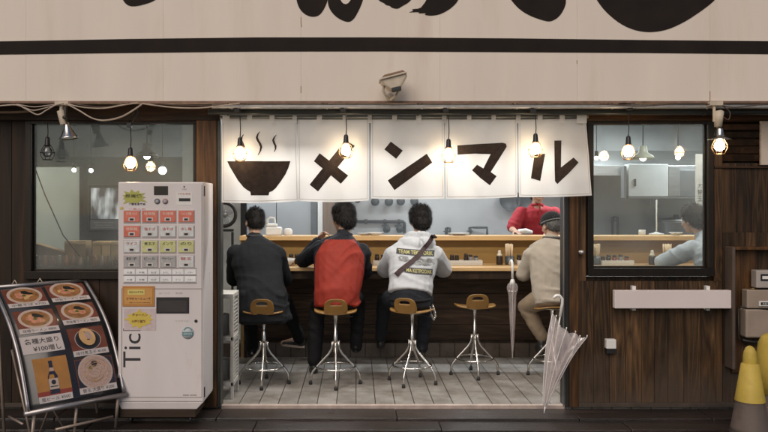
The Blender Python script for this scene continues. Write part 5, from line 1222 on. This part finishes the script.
m, nt_, p = newmat('kitchen_steam'); nt_.nodes.remove(p); pv = N(nt_, 'ShaderNodeVolumePrincipled'); pv.inputs['Density'].default_value = .22; pv.inputs['Color'].default_value = (.93,.94,.95,1); pv.inputs['Anisotropy'].default_value = .2
L(nt_, pv.outputs[0], nt_.nodes['Material Output'].inputs['Volume'])
b = MB(); b.box(-4.9, 5.1, 3.12, 4.12, 1.0, 2.5); tag(b.build('steam', m), 'thin pale steam hanging in the kitchen behind the counter', 'steam', kind='stuff')
# ------------------------------------------------------------------ people
def ring_chain(vs, fs, pts, rad, ref=V((1,0,0)), n=18, cap0=1.0):
    """rounded tapering limb; rad = (half width along ref, half depth)"""
    P = [V(p) for p in pts]; R = [(r, r) if not isinstance(r, tuple) else r for r in rad]; k = len(P)
    seq = []
    t0 = (P[1]-P[0]).normalized(); t1 = (P[-1]-P[-2]).normalized()
    for f_, g in ((.98,.15),(.86,.5),(.5,.86)): seq.append((P[0]-t0*min(R[0])*f_*cap0, (R[0][0]*g, R[0][1]*g), t0))
    for i in range(k):
        t = (P[min(i+1,k-1)]-P[max(i-1,0)]).normalized(); seq.append((P[i], R[i], t))
        if i < k-1:
            # one in-between ring for a smoother limb
            m_ = (P[i]+P[i+1])/2; seq.append((m_, ((R[i][0]+R[i+1][0])/2, (R[i][1]+R[i+1][1])/2), (P[i+1]-P[i]).normalized()))
    for f_, g in ((.5,.86),(.86,.5),(.98,.15)): seq.append((P[-1]+t1*min(R[-1])*f_, (R[-1][0]*g, R[-1][1]*g), t1))
    b0 = len(vs)
    for p, (ra, rb), t in seq:
        s = ref-t*ref.dot(t)
        if s.length < .05: s = V((0,0,1))-t*t.z
        s.normalize(); u = t.cross(s)
        for j in range(n): a = 2*PI*j/n; vs.append(p+s*math.cos(a)*ra+u*math.sin(a)*rb)
    m = len(seq)
    for i in range(m-1):
        for j in range(n): a, c = b0+i*n+j, b0+i*n+(j+1) % n; fs.append((a, c, c+n, a+n))
    fs.append(tuple(b0+j for j in range(n))[::-1]); fs.append(tuple(b0+(m-1)*n+j for j in range(n)))
class Org:
    def __init__(s): s.v = []; s.f = []
    def chain(s, pts, rad, ref=(1,0,0), cap0=1.0): ring_chain(s.v, s.f, pts, rad, V(ref), cap0=cap0); return s
    def ell(s, c, r, M=None):
        b = MB(); b.ell((0,0,0), r, nu=18, nv=12); M = M or Matrix.Identity(3)
        me = bmesh.new(); vv = [me.verts.new(p) for p in b.v]
        for f in b.f: me.faces.new([vv[i] for i in f])
        bmesh.ops.remove_doubles(me, verts=me.verts, dist=1e-6); me.verts.index_update()
        b0 = len(s.v); s.v += [V(c)+M@v.co for v in me.verts]; s.f += [tuple(b0+v.index for v in f.verts) for f in me.faces if len(f.verts) > 2]; me.free(); return s
    def build(s, name, mats, parent, voxel=.008, smooth=3, disp=None, matfn=None):
        me = bpy.data.meshes.new('tmp'); me.from_pydata(s.v, [], s.f)
        bm = bmesh.new(); bm.from_mesh(me); bmesh.ops.recalc_face_normals(bm, faces=bm.faces); bm.to_mesh(me); bm.free()
        o = bpy.data.objects.new('tmp', me); COL.objects.link(o)
        r = o.modifiers.new('r', 'REMESH'); r.mode = 'VOXEL'; r.voxel_size = voxel
        sm = o.modifiers.new('s', 'SMOOTH'); sm.factor = .5; sm.iterations = smooth
        dg = bpy.context.evaluated_depsgraph_get(); out = bpy.data.meshes.new_from_object(o.evaluated_get(dg))
        bpy.data.objects.remove(o); bpy.data.meshes.remove(me); out.name = name
        if disp:
            nn = [v.normal.copy() for v in out.vertices]
            for v, n_ in zip(out.vertices, nn): v.co += n_*disp(v.co, n_)
        out.materials.clear()
        for m in (mats if isinstance(mats, list) else [mats]): out.materials.append(m)
        for p in out.polygons:
            p.use_smooth = True; p.material_index = matfn(p.center, p.normal) if matfn else 0
        off = root_offset(parent)
        for v in out.vertices: v.co -= off
        ob = bpy.data.objects.new(name, out); COL.objects.link(ob); ob.parent = parent
        return ob
SKIN = mat('skin', (.42,.25,.17), .5, 0, .08, 30)
HAIR = mat('black_hair', (.010,.008,.0075), .62, 0, .3, 60, spec=.22)
EYEW = mat('eye_white', (.6,.58,.55), .2); EYEB = mat('eye_dark', (.02,.012,.01), .15)
def folds(seed, amp, direction=(.5,.2,1), freq=13, fine=.3):
    dv = V(direction).normalized()
    def f(p, n):
        w = V((noise.noise(p*3.1+V((seed,0,0))), noise.noise(p*3.1+V((0,seed,3))), noise.noise(p*3.1+V((5,0,seed)))))
        q = p+w*.12
        s = q.dot(dv)*freq+seed
        a = noise.noise(V((s, q.x*1.6+seed, q.z*1.6)))
        r = 1-abs(a)*2.6
        m_ = .5+.5*noise.noise(p*4.3+V((seed*2,1,1)))
        c = noise.noise(p*22+V((seed,)*3))
        b2 = noise.noise(V((q.dot(V((dv.z,0,-dv.x)))*freq*1.7+seed*2, q.y*3, q.z*2.3)))
        return amp*(math.exp(-(a*3.4)**2)*m_*1.7-.45)+amp*fine*c+amp*.45*math.exp(-(b2*4)**2)*(1-m_)
    return f
def hand(o, wrist, d, pn, side, curl=.5, s=1.0):
    """palm, four separate curled fingers and a thumb; pn = way the fingers curl towards"""
    d = V(d).normalized(); pn = V(pn); pn = (pn-d*pn.dot(d)).normalized(); sv = d.cross(pn).normalized()*side
    w = V(wrist); k = w+d*.088*s
    o.chain([w, w+d*.03*s, w+d*.06*s, k], [(.026*s,.019*s),(.036*s,.017*s),(.041*s,.015*s),(.039*s,.013*s)], ref=sv)
    for i, (off, ln_) in enumerate(((-.031,.066),(-.0105,.076),(.0105,.071),(.031,.056))):
        b0 = k+sv*off*s-d*.004; pts = [b0]; a = .15+.05*i; p = b0
        for j, q in enumerate((.44,.31,.25)):
            a += curl*(.75,.95,.7)[j]; p = p+(d*math.cos(a)+pn*math.sin(a))*ln_*q*s; pts.append(p)
        o.chain(pts, [.0092*s,.0088*s,.0082*s,.0072*s], ref=sv)
    tb = w+d*.028*s-sv*.030*s
    o.chain([tb, tb+(d*.6-sv*.7+pn*.3)*.036*s, tb+(d*.95-sv*.55+pn*.6)*.062*s], [.0125*s,.0105*s,.0085*s], ref=pn)
def head(o, c, yaw, pitch, roll=0, s=1.0):
    M = Euler((pitch, roll, yaw)).to_matrix(); c = V(c)
    def T(x, y, z): return c+M@V((x*s, y*s, z*s))
    def E(p, r, rot=None): o.ell(T(*p), tuple(q*s for q in r), M@(Euler(rot).to_matrix() if rot else Matrix.Identity(3)))
    E((0,-.012,.030), (.077,.096,.088)); E((0,.028,-.020), (.066,.068,.080)); E((0,.040,-.072), (.047,.046,.038)); E((0,.066,-.092), (.022,.020,.016))
    E((0,.086,.030), (.052,.014,.012)); E((-.040,.066,-.020), (.022,.022,.024)); E((.040,.066,-.020), (.022,.022,.024))
    o.chain([T(0,.092,.018), T(0,.108,-.010), T(0,.112,-.022)], [.009*s,.012*s,.014*s]); E((-.012,.100,-.026), (.009,.009,.007)); E((.012,.100,-.026), (.009,.009,.007))
    E((0,.092,-.050), (.022,.010,.0065)); E((0,.090,-.060), (.019,.010,.0065))
    for q in (-1, 1):
        E((q*.079,-.006,-.008), (.0095,.020,.033), (.15,q*-.2,q*-.35)); E((q*.077,-.002,-.034), (.008,.010,.010))
    return M, T
def hair(parent, c, M, s=1.0, style='short', seed=1, n=4200, mat_=None):
    c = V(c)
    def T(x, y, z): return c+M@V((x*s, y*s, z*s))
    o = Org()
    o.ell(T(0,-.018,.044), (.087*s,.103*s,.088*s), M)
    if style != 'bald': o.ell(T(0,-.050,-.010), (.078*s,.066*s,.070*s), M); o.ell(T(0,.040,.088), (.062*s,.050*s,.034*s), M)
    if style == 'full': o.ell(T(0,-.012,.066), (.092*s,.100*s,.078*s), M); o.ell(T(-.066,-.01,.02), (.026*s,.05*s,.045*s), M); o.ell(T(.066,-.01,.02), (.026*s,.05*s,.045*s), M)
    rnd = random.Random(seed)
    def dsp(p, n_):
        q = M.transposed()@(p-c)
        return .006*noise.noise(p*18+V((seed,0,0)))
    ob = o.build('hair', mat_ or HAIR, parent, .006, 2, dsp)
    # loose locks over the surface
    me = ob.data; off = root_offset(parent); b = MB(); polys = list(me.polygons)
    for k in range(n):
        p = rnd.choice(polys); co_ = p.center+off; nn = p.normal.copy(); q = M.transposed()@(co_-c)
        flow = V((q.x*.9, q.y*.6-.03, -.75)).normalized(); fl = M@flow; fl = (fl-nn*fl.dot(nn)*.85)+nn*(rnd.uniform(.05,.35) if rnd.random() < .7 else rnd.uniform(.4,.9))+V([rnd.uniform(-.35,.35) for _ in range(3)]); fl.normalize()
        ln_ = rnd.uniform(.016,.036)*s; sdv = nn.cross(fl).normalized()*rnd.uniform(.0010,.0024)
        a0 = co_-nn*.002; tip = a0+fl*ln_; mid = a0+fl*ln_*.5+nn*.002
        b.add([a0-sdv, a0+sdv, mid+sdv*.7, mid-sdv*.7, tip], [(0,1,2,3),(3,2,4)], 0, True)
    b.build('loose_strands', mat_ or HAIR, ob)
    return ob
def eyes(parent, T, s=1.0):
    for q in (-1, 1):
        b = MB(); b.ell(T(q*.031,.084,.010), (.013*s,.011*s,.008*s)); b.ell(T(q*.031,.093,.010), (.006*s,.004*s,.006*s), 1); b.build('eye', [EYEW, EYEB], parent)
        b = MB(); b.tube([T(q*.014,.097,.028), T(q*.032,.098,.034), T(q*.050,.088,.030)], [.003,.004,.002], n=6); b.build('eyebrow', HAIR, parent)
def shoe(parent, heel, toe, m, sole=None, h=.075):
    heel, toe = V(heel), V(toe); d = (toe-heel); ln_ = d.length; d.normalize()
    o = Org(); up_ = V((0,0,1)); side = d.cross(up_).normalized()
    o.chain([heel+d*.03+up_*.045, heel+d*.10+up_*.042, heel+d*(ln_*.62)+up_*.034, toe-d*.03+up_*.026], [(.034,.040),(.037,.040),(.043,.030),(.036,.022)], ref=side)
    o.chain([heel+d*.05+up_*.04, heel+d*.055+up_*.10], [.038,.042])
    ob = o.build('shoe', m, parent, .006, 2)
    b = MB(); n = 20; pts = []
    for i in range(n):
        a = 2*PI*i/n; c_ = math.cos(a); w_ = .036+.010*(c_*.5+.5); pts.append(heel+d*(ln_/2+ln_/2*c_)+side*math.sin(a)*w_)
    vs = [p+up_*.0 for p in pts]+[p+up_*.022 for p in pts]
    b.add(vs, [tuple(range(n)), tuple(range(2*n-1, n-1, -1))]+[(i, (i+1) % n, n+(i+1) % n, n+i) for i in range(n)]); b.build('sole', sole or BLACK, ob)
def person(label, cfg, group=None):
    px, py = cfg['torso'][0][0], cfg['torso'][0][1]
    t = thing('person', label, 'person', (px, py, cfg.get('base', 0)), group)
    sc = cfg.get('s', 1.0); hc = V(cfg['head']); T_ = cfg['torso']; ref = cfg.get('ref', (1,0,0))
    bo = Org(); k = .84
    bo.chain([p[:3] for p in T_], [(p[3]*k, p[4]*k) for p in T_], ref, .4)
    nb = V(T_[-1][:3]); Mh = Euler((cfg.get('pitch',0), cfg.get('roll',0), cfg.get('yaw',0))).to_matrix()
    bo.chain([nb-V((0,0,.04)), (nb*.5+(hc+Mh@V((0,-.02,-.05)))*.5), hc+Mh@V((0,-.015,-.03))], [.060*sc,.052*sc,.054*sc])
    M, T = head(bo, hc, cfg.get('yaw',0), cfg.get('pitch',0), cfg.get('roll',0), sc)
    for a in cfg['arms']:
        sh, el, wr = a['j']; bo.chain([sh, el], [.050,.040]); bo.chain([el, wr], [.040,.027])
        hand(bo, wr, a['d'], a['pn'], a['side'], a.get('curl',.5))
    for lg in cfg['legs']:
        hp, kn, an = lg['j']; bo.chain([hp, kn], [.075,.055]); bo.chain([kn, V(kn)*.6+V(an)*.4, an], [.052,.050,.036]); bo.chain([an, lg['toe']], [.036,.030])
    body = bo.build('body', SKIN, t, .0065, 2)
    eyes(t, T, sc)
    # trousers
    o = Org(); o.chain([T_[0][:3], T_[1][:3], T_[2][:3]], [(T_[0][3]*.93,T_[0][4]*.94),(T_[1][3]*.9,T_[1][4]*.93),(T_[2][3]*.86,T_[2][4]*.88)], ref, .35)
    for lg in cfg['legs']:
        hp, kn, an = lg['j']; o.chain([hp, (V(hp)+V(kn))/2, kn], [.100,.088,.072]); o.chain([kn, V(kn)*.55+V(an)*.45, an], [.070,.066*lg.get('w',1),.054*lg.get('w',1)])
    o.build('trousers', cfg['trousers'], t, .010, 3, folds(cfg['seed']+3, .007, (.2,.4,1), 18))
    for lg in cfg['legs']:
        an = V(lg['j'][2]); toe = V(lg['toe']); d = (toe-an); d.z = 0; d.normalize(); heel = an-d*.055; heel.z = toe.z-.02; tt = heel+d*.27; shoe(t, heel, tt, cfg['shoe'], cfg.get('sole'))
    # jacket
    TJ = cfg.get('hem', [])+T_[cfg.get('skip', 0):]
    o = Org(); o.chain([p[:3] for p in TJ], [(p[3], p[4]) for p in TJ], ref, .12)
    for a in cfg['arms']:
        sh, el, wr = [V(q) for q in a['j']]; r = a.get('r', (.080,.070,.052)); end = el+(wr-el)*a.get('len', .93)
        if a.get('short'): o.chain([sh, sh+(el-sh)*.80], [r[0], r[1]])
        else: o.chain([sh, (sh+el)/2, el], [r[0], (r[0]+r[1])/2, r[1]]); o.chain([el, (el+end)/2, end], [r[1], (r[1]+r[2])/2, r[2]])
    for e in cfg.get('extra', ()): o.chain(e[0], e[1], ref)
    jk = o.build(cfg.get('top_name', 'jacket'), cfg['top'], t, .0085, cfg.get('smooth', 2), cfg['disp'], cfg.get('topfn'))
    return t, body, jk, M, T

SUIT = mat('suit_wool', (.013,.014,.016), .9, 0, .12, 90, .2, 300, spec=.2)
NAVY = mat('navy_sleeve', (.010,.011,.015), .75, 0, .15, 40, .1, 200, spec=.2)
RED = mat('red_nylon', (.205,.019,.010), .72, 0, .08, 9, .2, 160, spec=.25)
HOOD = mat('white_sweat', (.45,.46,.48), .9, 0, .08, 10, .5, 260)
BEIGE = mat('beige_jacket', (.36,.31,.25), .8, 0, .10, 10, .35, 200)
KHAKI = mat('khaki', (.22,.165,.11), .8, 0, .12, 12)
DENIM = mat('dark_denim', (.016,.018,.023), .8, 0, .25, 60, spec=.2)
BLKT = mat('black_trousers', (.009,.009,.010), .8, 0, .2, 30, spec=.2)
POLO = mat('red_polo', (.30,.014,.024), .8, 0, .08, 20)
GREYS = mat('grey_shirt', (.34,.37,.40), .8, 0, .08, 12)
SHOE = mat('black_leather', (.014,.013,.012), .4); SOLE = mat('pale_sole', (.42,.34,.29), .6)

# 1: black suit
T1 = [(-.80,.775,.66,.220,.212),(-.82,.80,.76,.212,.180),(-.85,.88,.90,.205,.145),(-.88,.95,1.03,.228,.145),(-.895,1.01,1.12,.222,.130),(-.91,1.06,1.19,.135,.095),(-.925,1.09,1.245,.066,.064)]
person('man in a black suit jacket seen from behind, leftmost at the counter', dict(seed=11, s=1.0, torso=T1, head=(-.925,1.15,1.385), yaw=.35, pitch=-.25,
  arms=[dict(j=[(-1.075,1.00,1.10),(-1.12,1.16,.86),(-.98,1.42,.985)], d=(.4,.9,.1), pn=(0,0,-1), side=-1, r=(.086,.072,.056)), dict(j=[(-.715,1.00,1.10),(-.655,1.16,.86),(-.74,1.42,.985)], d=(-.3,.9,.1), pn=(0,0,-1), side=1, r=(.086,.072,.056))],
  legs=[dict(j=[(-.90,.88,.72),(-1.00,1.28,.66),(-.98,1.36,.17)], toe=(-.99,1.52,.16)), dict(j=[(-.72,.88,.72),(-.68,1.30,.66),(-.55,1.62,.22)], toe=(-.72,1.72,.165))],
  trousers=BLKT, shoe=SHOE, sole=SOLE, top=SUIT, smooth=3, disp=folds(11, .008, (.3,.1,1), 9),
  hem=[(-.795,.765,.540,.245,.222)], extra=[([(-.95,.70,.76),(-.955,.66,.64),(-.955,.655,.56)], [(.05,.06),(.05,.045),(.05,.04)]), ([(-.66,.70,.76),(-.640,.66,.64),(-.635,.655,.56)], [(.05,.06),(.05,.045),(.05,.04)]), ([(-.70,.78,.76),(-.655,.74,.64),(-.625,.72,.57)], [(.09,.12),(.075,.10),(.05,.06)])]))
P1 = [o for o in COL.objects if o.get('label', '').startswith('man in a black suit')][0]
hair(P1, (-.925,1.15,1.385), Euler((-.25,0,.35)).to_matrix(), 1.0, 'short', 2)
b = MB(); b.torus((-.924,1.088,1.262), .066, .010); b.build('shirt_collar', mat('collar_dark', (.03,.03,.035), .7), P1)

# 2: red jacket
T2 = [(-.165,.80,.660,.200,.160),(-.165,.82,.77,.202,.155),(-.160,.90,.92,.218,.150),(-.145,.98,1.05,.238,.155),(-.130,1.05,1.15,.222,.140),(-.115,1.09,1.215,.135,.100),(-.110,1.11,1.262,.068,.066)]
SH2 = V((-.115,1.07,1.25))
def red_zone(p, n_):
    # raglan: black sleeves and yoke edges around a red back panel
    z = p.z; c = -.150
    w = .212 if z < 1.08 else .212-(z-1.08)**1.3*1.05
    if z > 1.232: return 1
    dx = p.x-c
    if dx > 0: w += .012
    return 0 if abs(dx) < w and p.y < 1.25 else 1
t2, b2, j2, M2, TT2 = person('man in a red jacket with black sleeves, his left elbow on the counter', dict(seed=21, s=1.04, torso=T2, head=(-.118,1.17,1.410), yaw=.75, pitch=-.10,
  arms=[dict(j=[(-.315,1.06,1.135),(-.50,1.34,1.015),(-.345,1.28,1.20)], d=(.45,-.1,.8), pn=(.5,-.4,-.2), side=1, curl=.75, r=(.082,.066,.050)), dict(j=[(.055,1.03,1.12),(.075,1.17,.92),(.02,1.44,.98)], d=(-.2,1,0), pn=(0,0,-1), side=1, r=(.080,.070,.050))],
  legs=[dict(j=[(-.26,.90,.73),(-.36,1.28,.60),(-.385,1.15,.11)], toe=(-.40,1.30,.025), w=1.15), dict(j=[(-.07,.90,.73),(.02,1.30,.66),(.0,1.30,.21)], toe=(.02,1.44,.19))],
  trousers=BLKT, shoe=SHOE, top=[RED, NAVY], topfn=red_zone, disp=folds(4, .0135, (-.75,.1,1), 10, .08)))
hair(t2, (-.118,1.17,1.410), M2, 1.17, 'full', 5)
b = MB(); b.torus((-.112,1.105,1.268), .068, .015); b.build('collar', NAVY, t2)
b = MB(); b.tube([(-.47,1.265,1.045),(-.425,1.25,1.115),(-.385,1.245,1.17)], [.010,.012,.010]); b.build('red_sleeve_stripe', RED, t2)

# 3: white hoodie
T3 = [(.475,.84,.655,.185,.150),(.478,.85,.765,.192,.155),(.490,.91,.90,.196,.145),(.510,.98,1.03,.222,.145),(.525,1.04,1.115,.225,.130),(.545,1.08,1.18,.130,.095),(.555,1.10,1.225,.068,.066)]
t3, b3, j3, M3, TT3 = person('man in a white hoodie with a printed back and a dark shoulder strap', dict(seed=31, s=1.0, torso=T3, head=(.592,1.16,1.388), yaw=.20, pitch=-.28,
  arms=[dict(j=[(.335,1.02,1.09),(.275,1.20,.95),(.42,1.44,.985)], d=(.5,.9,0), pn=(0,0,-1), side=-1, r=(.084,.082,.060)), dict(j=[(.715,1.02,1.09),(.805,1.20,.95),(.68,1.44,.985)], d=(-.4,.9,0), pn=(0,0,-1), side=1, r=(.084,.082,.060))],
  legs=[dict(j=[(.38,.90,.73),(.27,1.30,.64),(.24,1.58,.25)], toe=(.25,1.78,.165)), dict(j=[(.57,.90,.73),(.66,1.30,.64),(.62,1.30,.20)], toe=(.64,1.46,.18))],
  trousers=DENIM, shoe=SHOE, top=HOOD, top_name='hooded_sweatshirt', skip=1, disp=folds(9, .0085, (.15,.1,1), 11, .3),
  extra=[([(.43,1.07,1.19),(.47,1.00,1.175),(.55,.97,1.165),(.63,1.00,1.18),(.67,1.07,1.20)], [.055,.074,.080,.074,.055]), ([(.47,1.10,1.235),(.50,1.05,1.25),(.565,1.025,1.258),(.625,1.05,1.25),(.655,1.11,1.24)], [.042,.046,.048,.046,.042])]))
hair(t3, (.592,1.16,1.385), M3, 1.12, 'full', 7)
# back print and strap follow the cloth: ray-cast from the street side
from mathutils.bvhtree import BVHTree
def bvh_of(ob):
    off = root_offset(ob); return BVHTree.FromPolygons([v.co+off for v in ob.data.vertices], [tuple(p.vertices) for p in ob.data.polygons])
def onto(bvh, x, z, d, y0=-1.0, dflt=.9):
    h = bvh.ray_cast(V((x, y0, z)), V((0,1,0)))
    return V((x, (h[0].y if h[0] else dflt)-d, z))
B3 = bvh_of(j3); YB3 = .84
def h3(px, py, d): return onto(B3, PX(px,YB3), PZ(py,YB3), d)
def grid_on(mb, quad, bvhf, d, mi, nx_=14, nz_=5):
    vs = []; fs = []
    for j in range(nz_+1):
        for i in range(nx_+1):
            u, v = i/nx_, j/nz_; q = [quad[0][k]*(1-u)*(1-v)+quad[1][k]*u*(1-v)+quad[2][k]*u*v+quad[3][k]*(1-u)*v for k in (0,1)]; vs.append(bvhf(q[0], q[1], d))
    for j in range(nz_):
        for i in range(nx_): a = j*(nx_+1)+i; fs.append((a, a+1, a+nx_+2, a+nx_+1))
    mb.add(vs, fs, mi, True)
PB = [mat('print_black', (.045,.045,.05), .8), mat('print_yellow', (.40,.36,.14), .8), mat('print_grey', (.20,.20,.20), .8, 0, .5, 40)]
q = MB(); grid_on(q, [(397.3,248.5),(436,251),(435,257),(396.5,254.0)], h3, .0045, 0, 20, 3)
fit_text(q, 'TEAM TEKETORIK', lambda a, c: h3(416.3+a, 252.7+a*.07-c, .0065), 35, 3.9, 1, .02)
grid_on(q, [(404.5,266.3),(433,269),(432.5,275),(404,271.5)], h3, .0045, 0, 16, 3)
fit_text(q, 'MA KETPODAK', lambda a, c: h3(418.8+a, 270.5+a*.1-c, .0065), 26, 3.7, 1, .02)
for k, (cx, cy, rx, ry) in enumerate(((404,258.6,5.5,2.6),(425,262,10,3.4),(430.5,259.8,3,1.6),(416.5,262.3,6,2.6))):
    vs = [h3(cx,cy,.004)]; rnd = random.Random(k); n = 26
    for i in range(n): a = 2*PI*i/n; r = 1+rnd.uniform(-.22,.16); vs.append(h3(cx+rx*r*math.cos(a), cy+ry*r*math.sin(a)+.12*rx*math.cos(a), .004))
    q.add(vs, [(0, i+1, (i+1) % n+1) for i in range(n)], 2, False)
q.build('back_print', PB, j3)
q = MB(); pts = []
path = [(436.5,236),(433.5,239),(430,243),(425,248.5),(419,255),(412,261),(405,266),(399.5,270.5),(395.5,274.5)]
vs = []; fs = []
for i in range(41):
    s_ = i/40*(len(path)-1); a = min(int(s_), len(path)-2); f_ = s_-a; x_ = path[a][0]*(1-f_)+path[a+1][0]*f_; y_ = path[a][1]*(1-f_)+path[a+1][1]*f_
    w_ = 2.5
    for k_, (ox, oy) in enumerate(((-.62,-.6),(.62,.6))): vs.append(h3(x_+ox*w_, y_+oy*w_, .011))
for i in range(40): fs.append((2*i, 2*i+1, 2*i+3, 2*i+2))
n_ = len(vs); vs2 = [v+V((0,.012,0)) for v in vs]
q.add(vs+vs2, fs+[tuple(n_+k for k in f[::-1]) for f in fs]+[(2*i, 2*i+2, n_+2*i+2, n_+2*i) for i in range(40)]+[(2*i+1, n_+2*i+1, n_+2*i+3, 2*i+3) for i in range(40)], 0, False)
q.build('shoulder_strap', mat('maroon_strap', (.028,.010,.010), .7, 0, .2, 60), t3)
b = MB()
cp = [(433,.795,.665),(434.5,.77,.62),(435,.76,.575),(433.5,.77,.55),(431.5,.79,.585),(430.5,.82,.66)]
P_ = [V((PX(a, .78), y, z)) for a, y, z in cp]
for i in range(len(P_)-1):
    for k in range(5): c = P_[i].lerp(P_[i+1], k/5); b.torus(c, .008, .0022, n=8, axis='xyz'[k % 2 if 0 else (0 if k % 2 else 1)])
b.build('wallet_chain', CHROME, t3)
b = MB(); b.torus((.475,.865,.715), .172, .013, n=40); b.build('belt', BLKT, t3)

# 4: beige jacket and cap
x4 = PX(546,1.1)
T4 = [(1.775,1.02,.655,.175,.155),(1.770,1.04,.74,.175,.150),(1.760,1.08,.90,.172,.145),(1.765,1.13,1.03,.185,.145),(1.780,1.18,1.12,.180,.130),(1.805,1.21,1.18,.110,.090),(1.815,1.23,1.22,.065,.065)]
t4, b4, j4, M4, TT4 = person('old man in a beige jacket and black cap seated beside the right door jamb', dict(seed=41, s=.98, torso=T4, head=(1.825,1.28,1.345), yaw=.35, pitch=-.35,
  arms=[dict(j=[(1.620,1.17,1.07),(1.560,1.26,.90),(1.680,1.48,.985)], d=(.4,.9,0), pn=(0,0,-1), side=-1, r=(.080,.070,.052)), dict(j=[(1.930,1.17,1.07),(2.010,1.26,.90),(1.880,1.48,.985)], d=(-.4,.9,0), pn=(0,0,-1), side=1, r=(.080,.072,.052))],
  legs=[dict(j=[(1.680,1.06,.69),(1.570,1.20,.60),(1.705,1.16,.335)], toe=(1.710,1.22,.20), w=1.05), dict(j=[(1.860,1.06,.69),(1.980,1.40,.66),(1.960,1.45,.25)], toe=(1.960,1.62,.18))],
  trousers=KHAKI, shoe=SHOE, top=BEIGE, disp=folds(17, .009, (.3,.1,1), 10)))
hair(t4, (1.825,1.28,1.345), M4, .94, 'short', 9, 2500, mat('grey_hair', (.10,.095,.09), .6, 0, .3, 50))
o = Org(); c4 = V((1.825,1.28,1.345)); o.ell(c4+M4@V((0,-.012,.060)), (.092,.108,.072), M4); o.chain([c4+M4@V((-.05,.085,.052)), c4+M4@V((0,.125,.048)), c4+M4@V((.05,.085,.052))], [(.02,.012),(.03,.012),(.02,.012)])
def capcut(p, n_): return .0012*noise.noise(p*60)
cp_ = o.build('cap', mat('cap_black', (.010,.010,.012), .85, 0, .2, 50), t4, .006, 2, capcut)
b = MB(); rr = []
for i in range(25): a = 2*PI*i/24; rr.append(c4+M4@V((.0925*math.cos(a), -.012+.108*math.sin(a), .030)))
b.tube(rr, .0055, n=6, cap=False); b.build('cap_band', mat('cap_band', (.16,.16,.16), .7), cp_)
b = MB(); b.torus((1.812,1.222,1.235), .068, .016); b.build('collar', mat('dark_collar', (.06,.05,.045), .8), t4)

# 5: chef
T5 = [(2.10,2.95,.98,.165,.120),(2.10,2.95,1.10,.170,.120),(2.10,2.94,1.25,.185,.125),(2.10,2.93,1.40,.205,.125),(2.095,2.93,1.48,.190,.110),(2.09,2.93,1.515,.110,.080),(2.09,2.915,1.54,.062,.060)]
t5, b5, j5, M5, TT5 = person('chef in a red polo shirt standing behind the serving ledge below the curtain', dict(seed=51, s=1.02, torso=T5, head=(2.085,2.875,1.672), yaw=PI, pitch=-.12, base=.0,
  arms=[dict(j=[(1.905,2.92,1.44),(1.79,2.86,1.26),(1.76,2.55,1.245)], d=(.3,-1,-.05), pn=(0,.2,-1), side=1, curl=.4, r=(.082,.080,.05), short=True), dict(j=[(2.29,2.92,1.44),(2.36,2.86,1.24),(2.16,2.62,1.22)], d=(-.6,-.8,0), pn=(0,0,-1), side=-1, curl=.5, r=(.082,.080,.05), short=True)],
  legs=[dict(j=[(2.01,2.95,.95),(2.01,2.93,.50),(2.01,2.95,.09)], toe=(2.01,2.80,.03)), dict(j=[(2.19,2.95,.95),(2.19,2.93,.50),(2.19,2.95,.09)], toe=(2.19,2.80,.03))],
  trousers=BLKT, shoe=SHOE, top=POLO, top_name='polo_shirt', disp=folds(23, .007, (.2,.1,1), 10)))
hair(t5, (2.085,2.875,1.672), M5, 1.02, 'short', 12)
b = MB(); b.torus((2.09,2.915,1.545), .062, .013); b.build('collar', POLO, t5)
b = MB(); b.box(2.082, 2.098, 2.795, 2.80, 1.44, 1.56, rot=(-.15,0,0)); b.build('button_placket', mat('placket', (.34,.015,.03), .7), t5)
b = MB(); b.tube([(1.78,2.50,1.245),(1.86,2.47,1.25),(1.93,2.50,1.24)], [.03,.035,.02]); tag(b.build('kitchen_cloth', WHITE_P), 'white cloth under the chef\'s hand on the serving ledge', 'cloth')

# 6: man behind the right window
T6 = [(3.300,.95,.62,.175,.150),(3.300,.96,.76,.180,.150),(3.295,1.00,.92,.195,.150),(3.280,1.07,1.05,.215,.150),(3.250,1.13,1.15,.205,.135),(3.220,1.17,1.215,.120,.095),(3.200,1.19,1.26,.064,.064)]
t6, b6, j6, M6, TT6 = person('man in a pale grey shirt leaning on the counter behind the right window', dict(seed=61, s=1.03, torso=T6, head=(3.145,1.26,1.395), yaw=.55, pitch=-.15,
  arms=[dict(j=[(3.080,1.14,1.13),(2.910,1.36,1.005),(3.030,1.58,1.01)], d=(.5,.8,.1), pn=(0,0,-1), side=-1, r=(.088,.078,.058)), dict(j=[(3.450,1.14,1.13),(3.550,1.30,.98),(3.400,1.50,.99)], d=(-.4,.9,0), pn=(0,0,-1), side=1, r=(.086,.074,.056))],
  legs=[dict(j=[(3.210,1.0,.72),(3.130,1.36,.62),(3.130,1.36,.2)], toe=(3.130,1.52,.18)), dict(j=[(3.390,1.0,.72),(3.470,1.36,.62),(3.470,1.36,.2)], toe=(3.470,1.52,.18))],
  trousers=BLKT, shoe=SHOE, top=GREYS, top_name='shirt', disp=folds(29, .009, (.4,.1,1), 10)))
hair(t6, (3.145,1.26,1.395), M6, 1.08, 'full', 14)
dup(stool0, (3.30,.90,0), .1, 'mustard plywood stool under the man behind the right window')
